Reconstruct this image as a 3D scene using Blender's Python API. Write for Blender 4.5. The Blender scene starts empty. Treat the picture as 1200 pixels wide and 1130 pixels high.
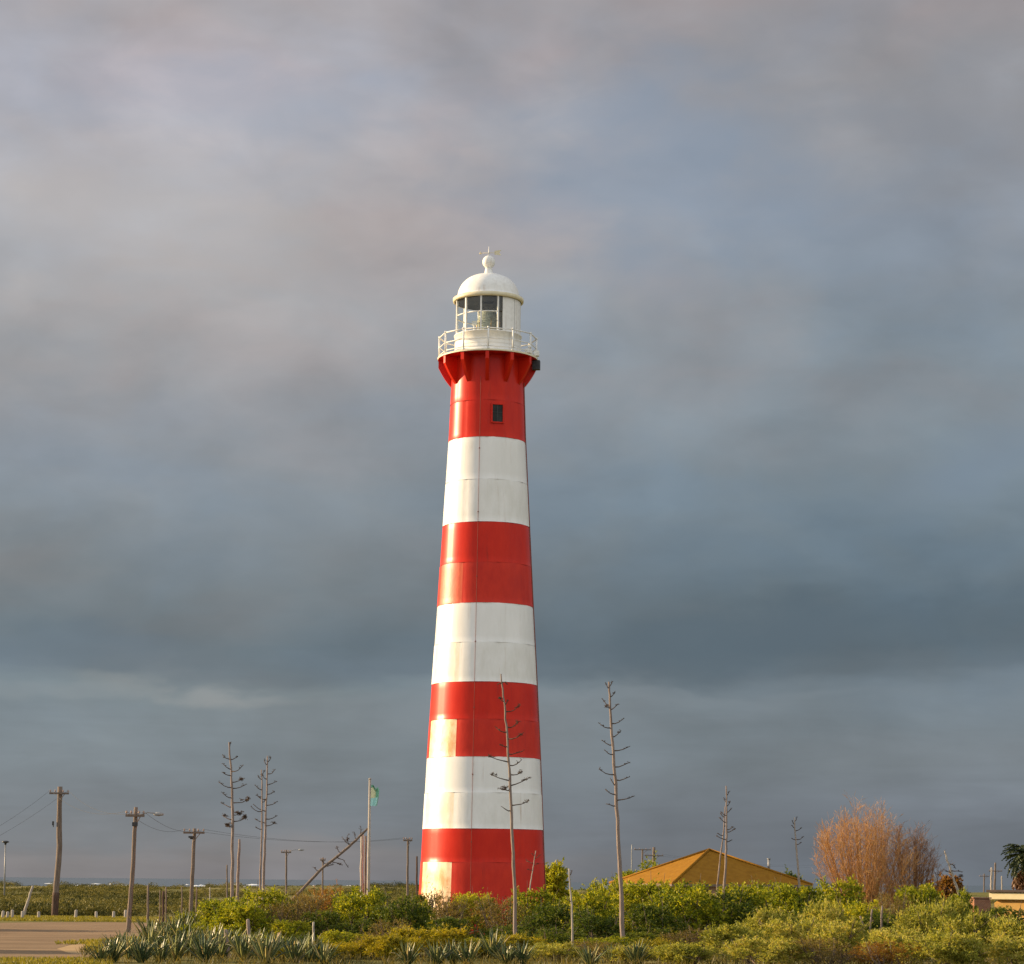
import bpy, math, random
import numpy as np
from mathutils import Vector, Matrix

# ------------------------------------------------------------------ scene, camera, sky, sun, exposure
scene = bpy.context.scene
COL = scene.collection
R = math.radians
FPX = 2800.0                       # focal length in photo pixels (photo is 1200 x 1130)
CAMZ = 2.7
PITCH = math.atan(468.0 / FPX)
ROLL = R(0.5)
cam_rot = Matrix.Rotation(R(90) + PITCH, 4, 'X') @ Matrix.Rotation(ROLL, 4, 'Z')
camd = bpy.data.cameras.new('camera')
camd.sensor_width = 36.0
camd.lens = 36.0 * FPX / 1200.0
camd.clip_start = 0.5
camd.clip_end = 80000.0
cam = bpy.data.objects.new('camera', camd)
cam.matrix_world = Matrix.Translation((0, 0, CAMZ)) @ cam_rot
COL.objects.link(cam)
scene.camera = cam
scene.view_settings.view_transform = 'Standard'
scene.view_settings.look = 'None'
scene.view_settings.gamma = 1.0
scene.view_settings.exposure = 0.95
scene.view_settings.use_curve_mapping = False
scene.cycles.max_bounces = 6
scene.cycles.transparent_max_bounces = 12

SUN_EL = R(16.0)
SUN_BEHIND = R(16.0)               # how far the sun stands beyond the tower, on the left
SUN = Vector((-math.cos(SUN_EL) * math.cos(SUN_BEHIND), math.cos(SUN_EL) * math.sin(SUN_BEHIND), math.sin(SUN_EL)))
sund = bpy.data.lights.new('sun', 'SUN')
sund.energy = 5.0
sund.angle = R(0.53)
sund.color = (1.0, 0.74, 0.44)
sun = bpy.data.objects.new('sun', sund)
sun.rotation_euler = (-SUN).to_track_quat('-Z', 'Y').to_euler()
sun.location = (-60, 60, 60)
COL.objects.link(sun)


class NT:
    """tiny helper round a node tree"""
    def __init__(s, tree):
        s.t = tree; s.n = tree.nodes; s.l = tree.links
    def node(s, typ, **kw):
        n = s.n.new(typ)
        for k, v in kw.items():
            setattr(n, k, v)
        return n
    def put(s, sock, v):
        if hasattr(v, 'is_linked'):
            s.l.new(v, sock)
        else:
            sock.default_value = v
    def math(s, op, a, b=0.0, c=None, clamp=False):
        n = s.node('ShaderNodeMath', operation=op, use_clamp=clamp)
        s.put(n.inputs[0], a); s.put(n.inputs[1], b)
        if c is not None: s.put(n.inputs[2], c)
        return n.outputs[0]
    def mix(s, f, a, b, blend='MIX'):
        n = s.node('ShaderNodeMix', data_type='RGBA', blend_type=blend)
        s.put(n.inputs[0], f); s.put(n.inputs[6], a); s.put(n.inputs[7], b)
        return n.outputs[2]
    def noise(s, vec, scale, detail=3.0, rough=0.5, dist=0.0):
        n = s.node('ShaderNodeTexNoise')
        if vec is not None: s.l.new(vec, n.inputs['Vector'])
        n.inputs['Scale'].default_value = scale; n.inputs['Detail'].default_value = detail
        n.inputs['Roughness'].default_value = rough; n.inputs['Distortion'].default_value = dist
        return n.outputs['Fac']
    def ramp(s, f, stops, interp='LINEAR'):
        n = s.node('ShaderNodeValToRGB')
        cr = n.color_ramp; cr.interpolation = interp
        while len(cr.elements) > 1: cr.elements.remove(cr.elements[-1])
        for i, (p, c) in enumerate(stops):
            e = cr.elements[0] if i == 0 else cr.elements.new(p)
            e.position = p; e.color = (c[0], c[1], c[2], 1.0)
        s.put(n.inputs[0], f)
        return n.outputs[0]
    def smooth(s, v, lo, hi):
        n = s.node('ShaderNodeMapRange', interpolation_type='SMOOTHSTEP')
        s.put(n.inputs[0], v); n.inputs[1].default_value = lo; n.inputs[2].default_value = hi
        n.inputs[3].default_value = 0.0; n.inputs[4].default_value = 1.0
        return n.outputs[0]
    def comb(s, x, y, z):
        n = s.node('ShaderNodeCombineXYZ')
        s.put(n.inputs[0], x); s.put(n.inputs[1], y); s.put(n.inputs[2], z)
        return n.outputs[0]


def lin(c):
    return tuple(((v / 255.0) / 12.92 if v / 255.0 <= 0.04045 else ((v / 255.0 + 0.055) / 1.055) ** 2.4) for v in c)


EXPO = 2 ** 0.95
def skyc(c):
    return tuple(v / EXPO for v in lin(c))


world = bpy.data.worlds.new('World')
scene.world = world
world.use_nodes = True
w = NT(world.node_tree)
w.n.clear()
out = w.node('ShaderNodeOutputWorld')
sky = w.node('ShaderNodeTexSky', sky_type='NISHITA')
sky.sun_disc = False
sky.sun_elevation = SUN_EL
sky.sun_rotation = math.atan2(SUN.x, SUN.y) % (2 * math.pi)
bg_sky = w.node('ShaderNodeBackground')
bg_sky.inputs['Strength'].default_value = 0.1
w.l.new(sky.outputs[0], bg_sky.inputs['Color'])
tc = w.node('ShaderNodeTexCoord')
sep = w.node('ShaderNodeSeparateXYZ')
w.l.new(tc.outputs['Generated'], sep.inputs[0])
X, Y, Z = sep.outputs
# cloud deck seen in perspective: direction cut with a level plane
zz = w.math('ADD', w.math('MAXIMUM', Z, 0.0), 0.10)
deck = w.comb(w.math('DIVIDE', X, zz), w.math('DIVIDE', Y, zz), 0.0)
az = w.math('DIVIDE', X, w.math('MAXIMUM', Y, 0.05))
# soft warp so that the layers are not level lines
flat = w.comb(w.math('MULTIPLY', az, 5.0), 0.0, w.math('MULTIPLY', Z, 16.0))
warp = w.noise(flat, 1.3, 4.0, 0.55)
fine = w.noise(flat, 3.2, 6.0, 0.6, 0.3)
zw = w.math('ADD', Z, w.math('ADD', w.math('MULTIPLY', w.math('SUBTRACT', warp, 0.5), 0.045), w.math('MULTIPLY', w.math('SUBTRACT', fine, 0.5), 0.012)))
zpos = w.math('DIVIDE', zw, 0.4, clamp=True)
EL = [(1032, 0.0), (1022, .006), (1000, .014), (960, .027), (900, .049), (845, .070), (822, .078), (800, .085), (765, .098), (700, .121), (600, .156), (500, .190), (400, .224), (250, .273), (100, .322), (0, .353)]
LEFT = {1032: (124, 122, 126), 1022: (126, 124, 127), 1000: (116, 121, 128), 960: (113, 121, 130), 900: (120, 130, 139), 845: (122, 132, 140), 822: (122, 133, 140), 800: (109, 120, 130), 765: (102, 114, 124), 700: (118, 125, 131), 600: (134, 141, 148), 500: (152, 154, 159), 400: (165, 164, 166), 250: (183, 177, 176), 100: (174, 174, 183), 0: (178, 173, 176)}
RIGHT = {1032: (106, 114, 124), 1022: (106, 114, 124), 1000: (106, 114, 125), 960: (107, 115, 126), 900: (112, 121, 130), 845: (115, 126, 136), 822: (109, 121, 132), 800: (95, 107, 118), 765: (87, 101, 113), 700: (93, 107, 118), 600: (117, 130, 140), 500: (126, 137, 146), 400: (132, 142, 151), 250: (144, 149, 157), 100: (151, 150, 153), 0: (146, 144, 148)}
rl = w.ramp(zpos, [(e / 0.4, skyc(LEFT[p])) for p, e in EL], 'LINEAR')
rr = w.ramp(zpos, [(e / 0.4, skyc(RIGHT[p])) for p, e in EL], 'LINEAR')
azs = w.math('ADD', az, w.math('MULTIPLY', w.math('SUBTRACT', warp, 0.5), 0.25))
front = w.mix(w.smooth(azs, -0.16, 0.16), rl, rr)
# mottling of the deck: soft lumps, warm and blue patches, low streaks
iso = w.comb(w.math('MULTIPLY', az, 10.5), w.math('MULTIPLY', warp, 0.9), w.math('MULTIPLY', Z, 16.0))
lump = w.noise(iso, 0.9, 4.0, 0.46, 0.4)
lump2 = w.noise(w.comb(w.math('MULTIPLY', az, 11.0), w.math('MULTIPLY', warp, 1.2), w.math('MULTIPLY', Z, 19.0)), 2.0, 5.0, 0.50, 0.3)
lum = w.math('ADD', w.math('MULTIPLY', w.math('SUBTRACT', lump, 0.5), 0.62), w.math('MULTIPLY', w.math('SUBTRACT', lump2, 0.5), 0.34))
lum = w.math('ADD', 1.0, lum)
front = w.mix(1.0, front, w.comb(lum, lum, lum), 'MULTIPLY')
tn = w.noise(w.comb(w.math('MULTIPLY', az, 8.0), 3.1, w.math('MULTIPLY', Z, 18.0)), 1.2, 4.0, 0.5, 0.3)
tint = w.ramp(tn, [(0.34, (0.94, 0.995, 1.045)), (0.50, (1.0, 0.995, 0.985)), (0.66, (1.075, 0.99, 0.945))])
front = w.mix(w.smooth(Z, 0.02, 0.12), front, w.mix(1.0, front, tint, 'MULTIPLY'))
streak = w.noise(w.comb(w.math('MULTIPLY', az, 7.0), 0.0, w.math('MULTIPLY', Z, 60.0)), 1.3, 6.0, 0.6, 0.6)
sval = w.math('ADD', 1.0, w.math('MULTIPLY', w.math('SUBTRACT', streak, 0.5), w.math('SUBTRACT', 0.40, w.math('MULTIPLY', w.smooth(Z, 0.04, 0.11), 0.38))))
front = w.mix(1.0, front, w.comb(sval, sval, sval), 'MULTIPLY')
def blob(cx, cz, rx, rz, soft=1.0, slope=0.0, rag=0.9):
    a = w.math('DIVIDE', w.math('SUBTRACT', az, cx), rx)
    zs_ = w.math('SUBTRACT', zw, w.math('MULTIPLY', w.math('SUBTRACT', az, cx), slope))
    b = w.math('DIVIDE', w.math('SUBTRACT', zs_, cz), rz)
    d = w.math('SQRT', w.math('ADD', w.math('MULTIPLY', a, a), w.math('MULTIPLY', b, b)))
    d = w.math('ADD', d, w.math('MULTIPLY', w.math('SUBTRACT', lump2, 0.5), rag * 1.6))
    return w.math('SUBTRACT', 1.0, w.smooth(d, 0.05, soft))
def dab(weight, col, *a, **k):
    global front
    front = w.mix(w.math('MULTIPLY', blob(*a, **k), weight), front, (*skyc(col), 1))
dab(0.48, (136, 155, 177), 0.060, 0.288, 0.10, 0.050, 1.15)            # bluer gap right of the lantern
dab(0.45, (158, 167, 182), -0.13, 0.312, 0.10, 0.018, 1.1)
dab(0.40, (186, 179, 176), -0.17, 0.272, 0.10, 0.030, 1.1, slope=-0.1)
dab(0.45, (142, 142, 146), 0.20, 0.315, 0.07, 0.04, 1.1)
dab(0.75, (82, 97, 110), 0.115, 0.103, 0.15, 0.021, 1.1, slope=0.17)  # slate bank low on the right
dab(0.50, (122, 137, 153), 0.20, 0.172, 0.06, 0.020, 1.1, slope=0.3)
dab(0.45, (96, 111, 126), -0.18, 0.093, 0.09, 0.010, 1.1)
dab(0.55, (154, 155, 155), -0.125, 0.0765, 0.055, 0.0055, 1.1, slope=-0.06, rag=1.3)
dab(0.32, (140, 147, 152), -0.178, 0.0755, 0.07, 0.0034, 1.1, slope=0.03, rag=1.3)
dab(0.35, (128, 137, 145), 0.05, 0.0735, 0.16, 0.004, 1.1, rag=1.4)
# the open side of the sky, behind the photographer: bright high cloud lit by the low sun
back = w.ramp(w.noise(deck, 0.6, 5.0, 0.55), [(0.30, (0.255, 0.31, 0.40)), (0.62, (0.56, 0.555, 0.54))])
cloud = w.mix(w.smooth(Y, -0.15, 0.55), back, front)
bg_cloud = w.node('ShaderNodeBackground')
bg_cloud.inputs['Strength'].default_value = 1.0
w.l.new(cloud, bg_cloud.inputs['Color'])
msh = w.node('ShaderNodeMixShader')
msh.inputs[0].default_value = 0.96
w.l.new(bg_sky.outputs[0], msh.inputs[1]); w.l.new(bg_cloud.outputs[0], msh.inputs[2])
w.l.new(msh.outputs[0], out.inputs['Surface'])


# ------------------------------------------------------------------ helpers
CAMP = Vector((0, 0, CAMZ))
M3 = cam_rot.to_3x3()
def ray(px, py):
    return M3 @ Vector(((px - 600.0) / FPX, -(py - 565.0) / FPX, -1.0))
def P(px, py, D):
    d = ray(px, py)
    return CAMP + d * (D / d.y)
def G(px, py, z=0.0):
    d = ray(px, py)
    return CAMP + d * ((z - CAMZ) / d.z)


def material(name, base, rough=0.6, spec=0.5, metallic=0.0):
    m = bpy.data.materials.new(name)
    m.use_nodes = True
    b = m.node_tree.nodes['Principled BSDF']
    b.inputs['Base Color'].default_value = (*base, 1)
    b.inputs['Roughness'].default_value = rough
    b.inputs['Specular IOR Level'].default_value = spec
    b.inputs['Metallic'].default_value = metallic
    return m


def noisy(name, c0, c1, scale=3.0, rough=0.7, spec=0.4, bump=0.0, bscale=None, stretch=(1, 1, 1), detail=5.0, rvar=0.0, lo=0.3, hi=0.7, dist=0.02, world_space=False):
    m = material(name, c0, rough, spec)
    t = NT(m.node_tree)
    b = t.n['Principled BSDF']
    tcn = t.node('ShaderNodeTexCoord')
    mp = t.node('ShaderNodeMapping')
    if world_space:
        g = t.node('ShaderNodeNewGeometry')
        t.l.new(g.outputs['Position'], mp.inputs[0])
    else:
        t.l.new(tcn.outputs['Object'], mp.inputs[0])
    mp.inputs['Scale'].default_value = stretch
    f = t.noise(mp.outputs[0], scale, detail, 0.6)
    t.l.new(t.ramp(f, [(lo, c0), (hi, c1)]), b.inputs['Base Color'])
    if rvar:
        t.l.new(t.math('ADD', rough - rvar * 0.5, t.math('MULTIPLY', f, rvar)), b.inputs['Roughness'])
    if bump:
        bn = t.node('ShaderNodeBump')
        bn.inputs['Strength'].default_value = bump
        bn.inputs['Distance'].default_value = dist
        t.l.new(t.noise(mp.outputs[0], bscale or scale * 4, 4.0), bn.inputs['Height'])
        t.l.new(bn.outputs[0], b.inputs['Normal'])
    return m


def leafmat(name, stops, rough=0.5, trans=0.42, spec=0.2, pscale=1.1):
    m = material(name, stops[0], rough, spec)
    t = NT(m.node_tree)
    b = t.n['Principled BSDF']
    g = t.node('ShaderNodeNewGeometry')
    oi = t.node('ShaderNodeObjectInfo')
    patch = t.noise(g.outputs['Position'], pscale, 3.0)
    f = t.math('ADD', t.math('MULTIPLY', g.outputs['Random Per Island'], 0.5 if pscale > 0.5 else 0.3), t.math('MULTIPLY', patch, 0.62) if pscale > 0.5 else t.math('SUBTRACT', t.math('MULTIPLY', patch, 1.5), 0.4))
    f = t.math('ADD', f, t.math('MULTIPLY', t.math('SUBTRACT', oi.outputs['Random'], 0.5), 0.22), clamp=True)
    n = len(stops)
    c = t.ramp(f, [(0.16 + 0.68 * i / (n - 1), s) for i, s in enumerate(stops)])
    t.l.new(c, b.inputs['Base Color'])
    tr = t.node('ShaderNodeBsdfTranslucent')
    t.l.new(t.mix(1.0, c, (1.25, 1.2, 0.6, 1), 'MULTIPLY'), tr.inputs[0])
    mx = t.node('ShaderNodeMixShader')
    mx.inputs[0].default_value = trans
    t.l.new(b.outputs[0], mx.inputs[1]); t.l.new(tr.outputs[0], mx.inputs[2])
    t.l.new(mx.outputs[0], t.n['Material Output'].inputs['Surface'])
    return m


class MB:
    def __init__(s):
        s.v = []; s.f = []; s.m = []; s.sm = []
    def add(s, verts, faces, mat=0, smooth=True):
        o = len(s.v)
        s.v.extend([tuple(v) for v in verts])
        for f in faces:
            s.f.append(tuple(i + o for i in f)); s.m.append(mat); s.sm.append(smooth)
    def box(s, c, size, mat=0, rot=None):
        c = Vector(c); hx, hy, hz = size[0] / 2, size[1] / 2, size[2] / 2
        b = min(hx, hy, hz) * 0.18
        vs = []
        for z, i in ((-hz, b), (-hz + b, 0), (hz - b, 0), (hz, b)):
            for x, y in ((-1, -1), (1, -1), (1, 1), (-1, 1)):
                p = Vector((x * (hx - i), y * (hy - i), z))
                vs.append(c + (rot @ p if rot else p))
        fs = [(3, 2, 1, 0), (12, 13, 14, 15)]
        for k in range(3):
            for i in range(4):
                a = k * 4 + i; b2 = k * 4 + (i + 1) % 4
                fs.append((a, b2, b2 + 4, a + 4))
        s.add(vs, fs, mat, False)
    def tube(s, pts, rad, n=8, mat=0, caps=True, smooth=True):
        pts = [Vector(p) for p in pts]
        if not hasattr(rad, '__len__'): rad = [rad] * len(pts)
        vs = []; up = None
        for i, p in enumerate(pts):
            t = (pts[min(i + 1, len(pts) - 1)] - pts[max(i - 1, 0)])
            if t.length < 1e-9: t = Vector((0, 0, 1))
            t.normalize()
            if up is None:
                up = Vector((1, 0, 0)) if abs(t.x) < 0.8 else Vector((0, 1, 0))
            a = (up - t * up.dot(t))
            if a.length < 1e-6: a = t.orthogonal()
            a.normalize(); up = a; b = t.cross(a)
            for k in range(n):
                an = 2 * math.pi * k / n
                vs.append(p + (a * math.cos(an) + b * math.sin(an)) * rad[i])
        fs = []
        for i in range(len(pts) - 1):
            for k in range(n):
                k2 = (k + 1) % n
                fs.append((i * n + k, i * n + k2, (i + 1) * n + k2, (i + 1) * n + k))
        if caps:
            fs.append(tuple(range(n - 1, -1, -1)))
            fs.append(tuple(range((len(pts) - 1) * n, len(pts) * n)))
        s.add(vs, fs, mat, smooth)
    def lathe(s, prof, n=64, mat=0, a0=0.0, a1=None, smooth=True, c=(0, 0, 0)):
        """prof: list of (r, z), angle measured from the camera side (-Y) towards +X"""
        full = a1 is None
        if full: a1 = a0 + 2 * math.pi
        m = n if full else n + 1
        vs = []
        for r, z in prof:
            for k in range(m):
                a = a0 + (a1 - a0) * k / n
                vs.append((c[0] + r * math.sin(a), c[1] - r * math.cos(a), c[2] + z))
        fs = []
        for i in range(len(prof) - 1):
            for k in range(n):
                k2 = (k + 1) % m
                fs.append((i * m + k, i * m + k2, (i + 1) * m + k2, (i + 1) * m + k))
        s.add(vs, fs, mat, smooth)
    def build(s, name, mats, parent=None, origin=None):
        me = bpy.data.meshes.new(name)
        o0 = Vector(origin) if origin is not None else (parent_world(parent) if parent else Vector((0, 0, 0)))
        me.from_pydata([(v[0] - o0.x, v[1] - o0.y, v[2] - o0.z) for v in s.v], [], s.f)
        for mt in (mats if isinstance(mats, (list, tuple)) else [mats]):
            me.materials.append(mt)
        me.polygons.foreach_set('material_index', s.m)
        me.polygons.foreach_set('use_smooth', s.sm)
        me.update()
        ob = bpy.data.objects.new(name, me)
        COL.objects.link(ob)
        if parent: ob.parent = parent
        elif origin is not None: ob.location = o0
        return ob


def parent_world(o):
    v = Vector((0, 0, 0))
    while o is not None:
        v = v + o.location
        o = o.parent
    return v


def quads(name, V, mat, parent=None):
    """V: array (n, 4, 3) of loose leaf faces, in the parent's own space"""
    V = np.asarray(V, dtype=np.float32)
    n = len(V)
    me = bpy.data.meshes.new(name)
    me.vertices.add(n * 4); me.loops.add(n * 4); me.polygons.add(n)
    me.vertices.foreach_set('co', V.reshape(-1))
    me.loops.foreach_set('vertex_index', np.arange(n * 4, dtype=np.int32))
    me.polygons.foreach_set('loop_start', np.arange(0, n * 4, 4, dtype=np.int32))
    me.materials.append(mat)
    me.update(calc_edges=True)
    me.validate()
    ob = bpy.data.objects.new(name, me)
    COL.objects.link(ob)
    if parent: ob.parent = parent
    return ob


def tag(o, label=None, cat=None, group=None, kind=None):
    if label: o['label'] = label
    if cat: o['category'] = cat
    if group: o['group'] = group
    if kind: o['kind'] = kind
    return o


def empty(name, loc, label, cat, group=None):
    o = bpy.data.objects.new(name, None)
    o.empty_display_size = 0.3
    o.location = loc
    COL.objects.link(o)
    return tag(o, label, cat, group)


def copy_tree(o, parent=None):
    c = o.copy()
    COL.objects.link(c)
    if parent: c.parent = parent
    for ch in list(o.children):
        copy_tree(ch, c)
    return c


# ------------------------------------------------------------------ materials
M_RED = noisy('red_paint', (0.50, 0.015, 0.005), (0.60, 0.025, 0.008), 1.6, 0.36, 0.17, 0.05, 3.0, (1, 1, 0.35), rvar=0.10)
M_RED_W = noisy('red_paint_weathered', (0.48, 0.016, 0.005), (0.59, 0.028, 0.009), 2.2, 0.46, 0.24, 0.30, 5.0, (1, 1, 0.5), rvar=0.16)
M_WHITE = noisy('white_paint', (0.72, 0.71, 0.67), (0.82, 0.81, 0.78), 1.3, 0.30, 0.5, 0.05, 3.0, (1, 1, 0.25), rvar=0.1)
M_WHITE_W = noisy('white_paint_weathered', (0.70, 0.69, 0.64), (0.81, 0.80, 0.77), 2.0, 0.47, 0.5, 0.22, 5.0, (1, 1, 0.4), rvar=0.16)
M_RED_GLARE = noisy('red_paint_sun_glare', (0.70, 0.32, 0.10), (0.86, 0.66, 0.40), 2.2, 0.42, 1.0, 0.4, 4.0, (1, 1, 0.6), rvar=0.1, lo=0.36, hi=0.60, detail=8.0)  # sun glare on the lower left plates, put into the paint colour
M_RED_SOFT_GLARE = noisy('red_paint_soft_glare', (0.56, 0.05, 0.012), (0.66, 0.11, 0.025), 2.6, 0.46, 0.5, 0.35, 4.0, (1, 1, 0.6))  # weaker sun glare, painted in as a lighter orange
M_WHITE_GLARE = noisy('white_paint_sun_glare', (0.74, 0.64, 0.46), (0.82, 0.77, 0.66), 2.4, 0.45, 0.7, 0.3, 5.0, (1, 1, 0.6))  # cream colour painted in for the sun's glare on the white plates
def grime(m, col, amount, lo=0.54, hi=0.74):
    t = NT(m.node_tree)
    b = t.n['Principled BSDF']
    tcn = t.node('ShaderNodeTexCoord')
    mp = t.node('ShaderNodeMapping'); mp.inputs['Scale'].default_value = (5.0, 5.0, 0.22)
    t.l.new(tcn.outputs['Object'], mp.inputs[0])
    run = t.smooth(t.noise(mp.outputs[0], 1.0, 5.0, 0.65), lo, hi)
    spot = t.smooth(t.noise(tcn.outputs['Object'], 0.55, 5.0, 0.6), 0.40, 0.70)
    old = b.inputs['Base Color'].links[0].from_socket
    t.l.new(t.mix(t.math('MULTIPLY', t.math('MULTIPLY', run, spot), amount), old, (*col, 1)), b.inputs['Base Color'])
for m_ in (M_WHITE, M_WHITE_W, M_WHITE_GLARE): grime(m_, (0.42, 0.30, 0.20), 0.55)
for m_ in (M_RED, M_RED_W, M_RED_SOFT_GLARE): grime(m_, (0.20, 0.022, 0.014), 0.7)
M_TRIM = noisy('white_trim', (0.70, 0.69, 0.65), (0.82, 0.81, 0.78), 5.0, 0.4, 0.4)
grime(M_TRIM, (0.40, 0.27, 0.17), 0.5, 0.5, 0.7)
M_CREAM = noisy('cream_trim', (0.62, 0.54, 0.34), (0.74, 0.68, 0.50), 3.0, 0.5, 0.4)
M_SEAM = material('seam_dirt', (0.23, 0.15, 0.12), 0.8, 0.2)
M_DARK = noisy('dark_interior', (0.018, 0.02, 0.02), (0.04, 0.042, 0.04), 2.0, 0.7, 0.2)
M_INNER = noisy('lantern_lining', (0.10, 0.10, 0.085), (0.16, 0.155, 0.13), 3.0, 0.7, 0.2)
M_WOOD = noisy('weathered_pole_wood', (0.10, 0.074, 0.056), (0.22, 0.17, 0.135), 4.0, 0.8, 0.2, 0.5, 14.0, (4, 4, 0.35))
M_WOODDARK = noisy('tarred_pole_wood', (0.045, 0.028, 0.02), (0.11, 0.065, 0.045), 5.0, 0.8, 0.2, 0.3, 14.0, (4, 4, 0.5))
M_GREYWOOD = noisy('dead_stalk_wood', (0.14, 0.10, 0.085), (0.30, 0.235, 0.195), 5.0, 0.75, 0.25, 0.4, 18.0, (3, 3, 0.5))
M_DRYPOD = noisy('dry_pod', (0.035, 0.025, 0.02), (0.13, 0.09, 0.065), 9.0, 0.85, 0.15)
M_PALEWOOD = noisy('bleached_wood', (0.24, 0.205, 0.17), (0.42, 0.37, 0.31), 6.0, 0.75, 0.2, 0.3, 18.0, (3, 3, 0.5))
M_METAL = noisy('galvanised_metal', (0.18, 0.18, 0.18), (0.30, 0.30, 0.29), 6.0, 0.45, 0.5)
M_BLACK = noisy('dark_fitting', (0.02, 0.02, 0.022), (0.05, 0.05, 0.05), 6.0, 0.5, 0.4)
M_WIRE = material('wire', (0.045, 0.045, 0.05), 0.6, 0.3)
M_CERAMIC = material('insulator_ceramic', (0.30, 0.20, 0.15), 0.25, 0.5)


def glass_mat():
    m = bpy.data.materials.new('lantern_glass')
    m.use_nodes = True
    t = NT(m.node_tree)
    t.n.remove(t.n['Principled BSDF'])
    a = t.node('ShaderNodeBsdfTransparent'); a.inputs[0].default_value = (0.97, 0.985, 0.98, 1)
    b = t.node('ShaderNodeBsdfGlossy'); b.inputs['Roughness'].default_value = 0.03
    lw = t.node('ShaderNodeLayerWeight'); lw.inputs[0].default_value = 0.5
    mx = t.node('ShaderNodeMixShader')
    t.l.new(t.math('ADD', 0.03, t.math('MULTIPLY', t.math('POWER', lw.outputs['Facing'], 5.0), 0.9), clamp=True), mx.inputs[0])
    t.l.new(a.outputs[0], mx.inputs[1]); t.l.new(b.outputs[0], mx.inputs[2])
    t.l.new(mx.outputs[0], t.n['Material Output'].inputs['Surface'])
    return m
M_GLASS = glass_mat()
M_LENS = material('lens_glass', (0.42, 0.44, 0.36), 0.12, 0.9)
M_BRASS = material('brass', (0.45, 0.29, 0.10), 0.3, 0.5, 0.8)

# ------------------------------------------------------------------ setting: ground, road, verge, sea
gr = material('ground_soil', (0.1, 0.09, 0.05), 0.95, 0.1)
t = NT(gr.node_tree)
g = t.node('ShaderNodeNewGeometry')
n1 = t.noise(g.outputs['Position'], 0.10, 5.0, 0.6)
n2 = t.noise(g.outputs['Position'], 1.5, 5.0, 0.6)
c = t.ramp(n1, [(0.35, (0.085, 0.085, 0.022)), (0.5, (0.16, 0.145, 0.04)), (0.68, (0.26, 0.21, 0.085))])
c = t.mix(t.math('MULTIPLY', t.smooth(n2, 0.42, 0.72), 0.7), c, (0.07, 0.07, 0.022, 1))
t.l.new(c, t.n['Principled BSDF'].inputs['Base Color'])
bn = t.node('ShaderNodeBump'); bn.inputs['Strength'].default_value = 0.6; bn.inputs['Distance'].default_value = 0.1
t.l.new(n2, bn.inputs['Height']); t.l.new(bn.outputs[0], t.n['Principled BSDF'].inputs['Normal'])


def ground_z(x, y):
    s = min(max((y - 185) / 120.0, 0), 1)
    z = s * (0.30 * math.sin(x * 0.045 + y * 0.021) + 0.24 * math.sin(x * 0.11 - y * 0.05 + 1.3)) + 1.15 * min(max((y - 180) / 240.0, 0), 1)
    k = min(max((y - 430) / 320.0, 0), 1)
    return z * (1 - k) - 9.0 * k * k * (3 - 2 * k)


xs = sorted(set([round(v, 2) for v in list(np.linspace(-90, 90, 91)) + [s * b for b in (110, 140, 180, 240, 330, 500, 900, 2000, 6000, 20000) for s in (-1, 1)]]))
ys = [-20000, -4000, -800, -200, -60, -10, 20, 50] + [float(v) for v in np.linspace(70, 200, 40)] + [float(v) for v in np.linspace(206, 460, 50)] + [480, 510, 550, 600, 660, 720, 760, 900, 1500, 4000, 12000, 40000]
mb = MB()
gv = [(x, y, ground_z(x, y)) for y in ys for x in xs]
nx = len(xs)
mb.add(gv, [(j * nx + i, j * nx + i + 1, (j + 1) * nx + i + 1, (j + 1) * nx + i) for j in range(len(ys) - 1) for i in range(nx - 1)])
tag(mb.build('ground', gr), kind='structure')

asph = noisy('old_asphalt', (0.14, 0.088, 0.045), (0.26, 0.172, 0.095), 0.35, 0.85, 0.25, 0.5, 30.0, (0.5, 1.6, 1), rvar=0.1, detail=9.0)


def sheet(name, outline, z, mat, kind='structure'):
    m_ = MB()
    m_.add([(p[0], p[1], z) for p in outline], [tuple(range(len(outline)))], 0, False)
    return tag(m_.build(name, mat), kind=kind)


def gp(px, py):
    p = G(px, py); return (p.x, p.y)
road_outline = [(-120, 151), gp(-30, 1082), gp(60, 1081), gp(130, 1081), gp(210, 1083), (-2.0, 148), (30.0, 150), (30, 141), (0.0, 139), gp(265, 1091), gp(215, 1096),
                gp(160, 1100), gp(120, 1103), gp(85, 1107), gp(66, 1112), gp(80, 1117), gp(112, 1121), gp(60, 1124), gp(-20, 1125), (-30, 85), (-60, 78), (-120, 72)]
sheet('road', road_outline, 0.012, asph)
sandy = noisy('sandy_verge', (0.30, 0.20, 0.10), (0.42, 0.30, 0.17), 0.7, 0.95, 0.1, 0.5, 10.0)
sheet('verge', [gp(50, 1111), gp(78, 1104.5), gp(115, 1101), gp(168, 1098), gp(230, 1100), gp(220, 1112), gp(150, 1121), gp(100, 1122), gp(66, 1116.5)], 0.008, sandy)

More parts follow.
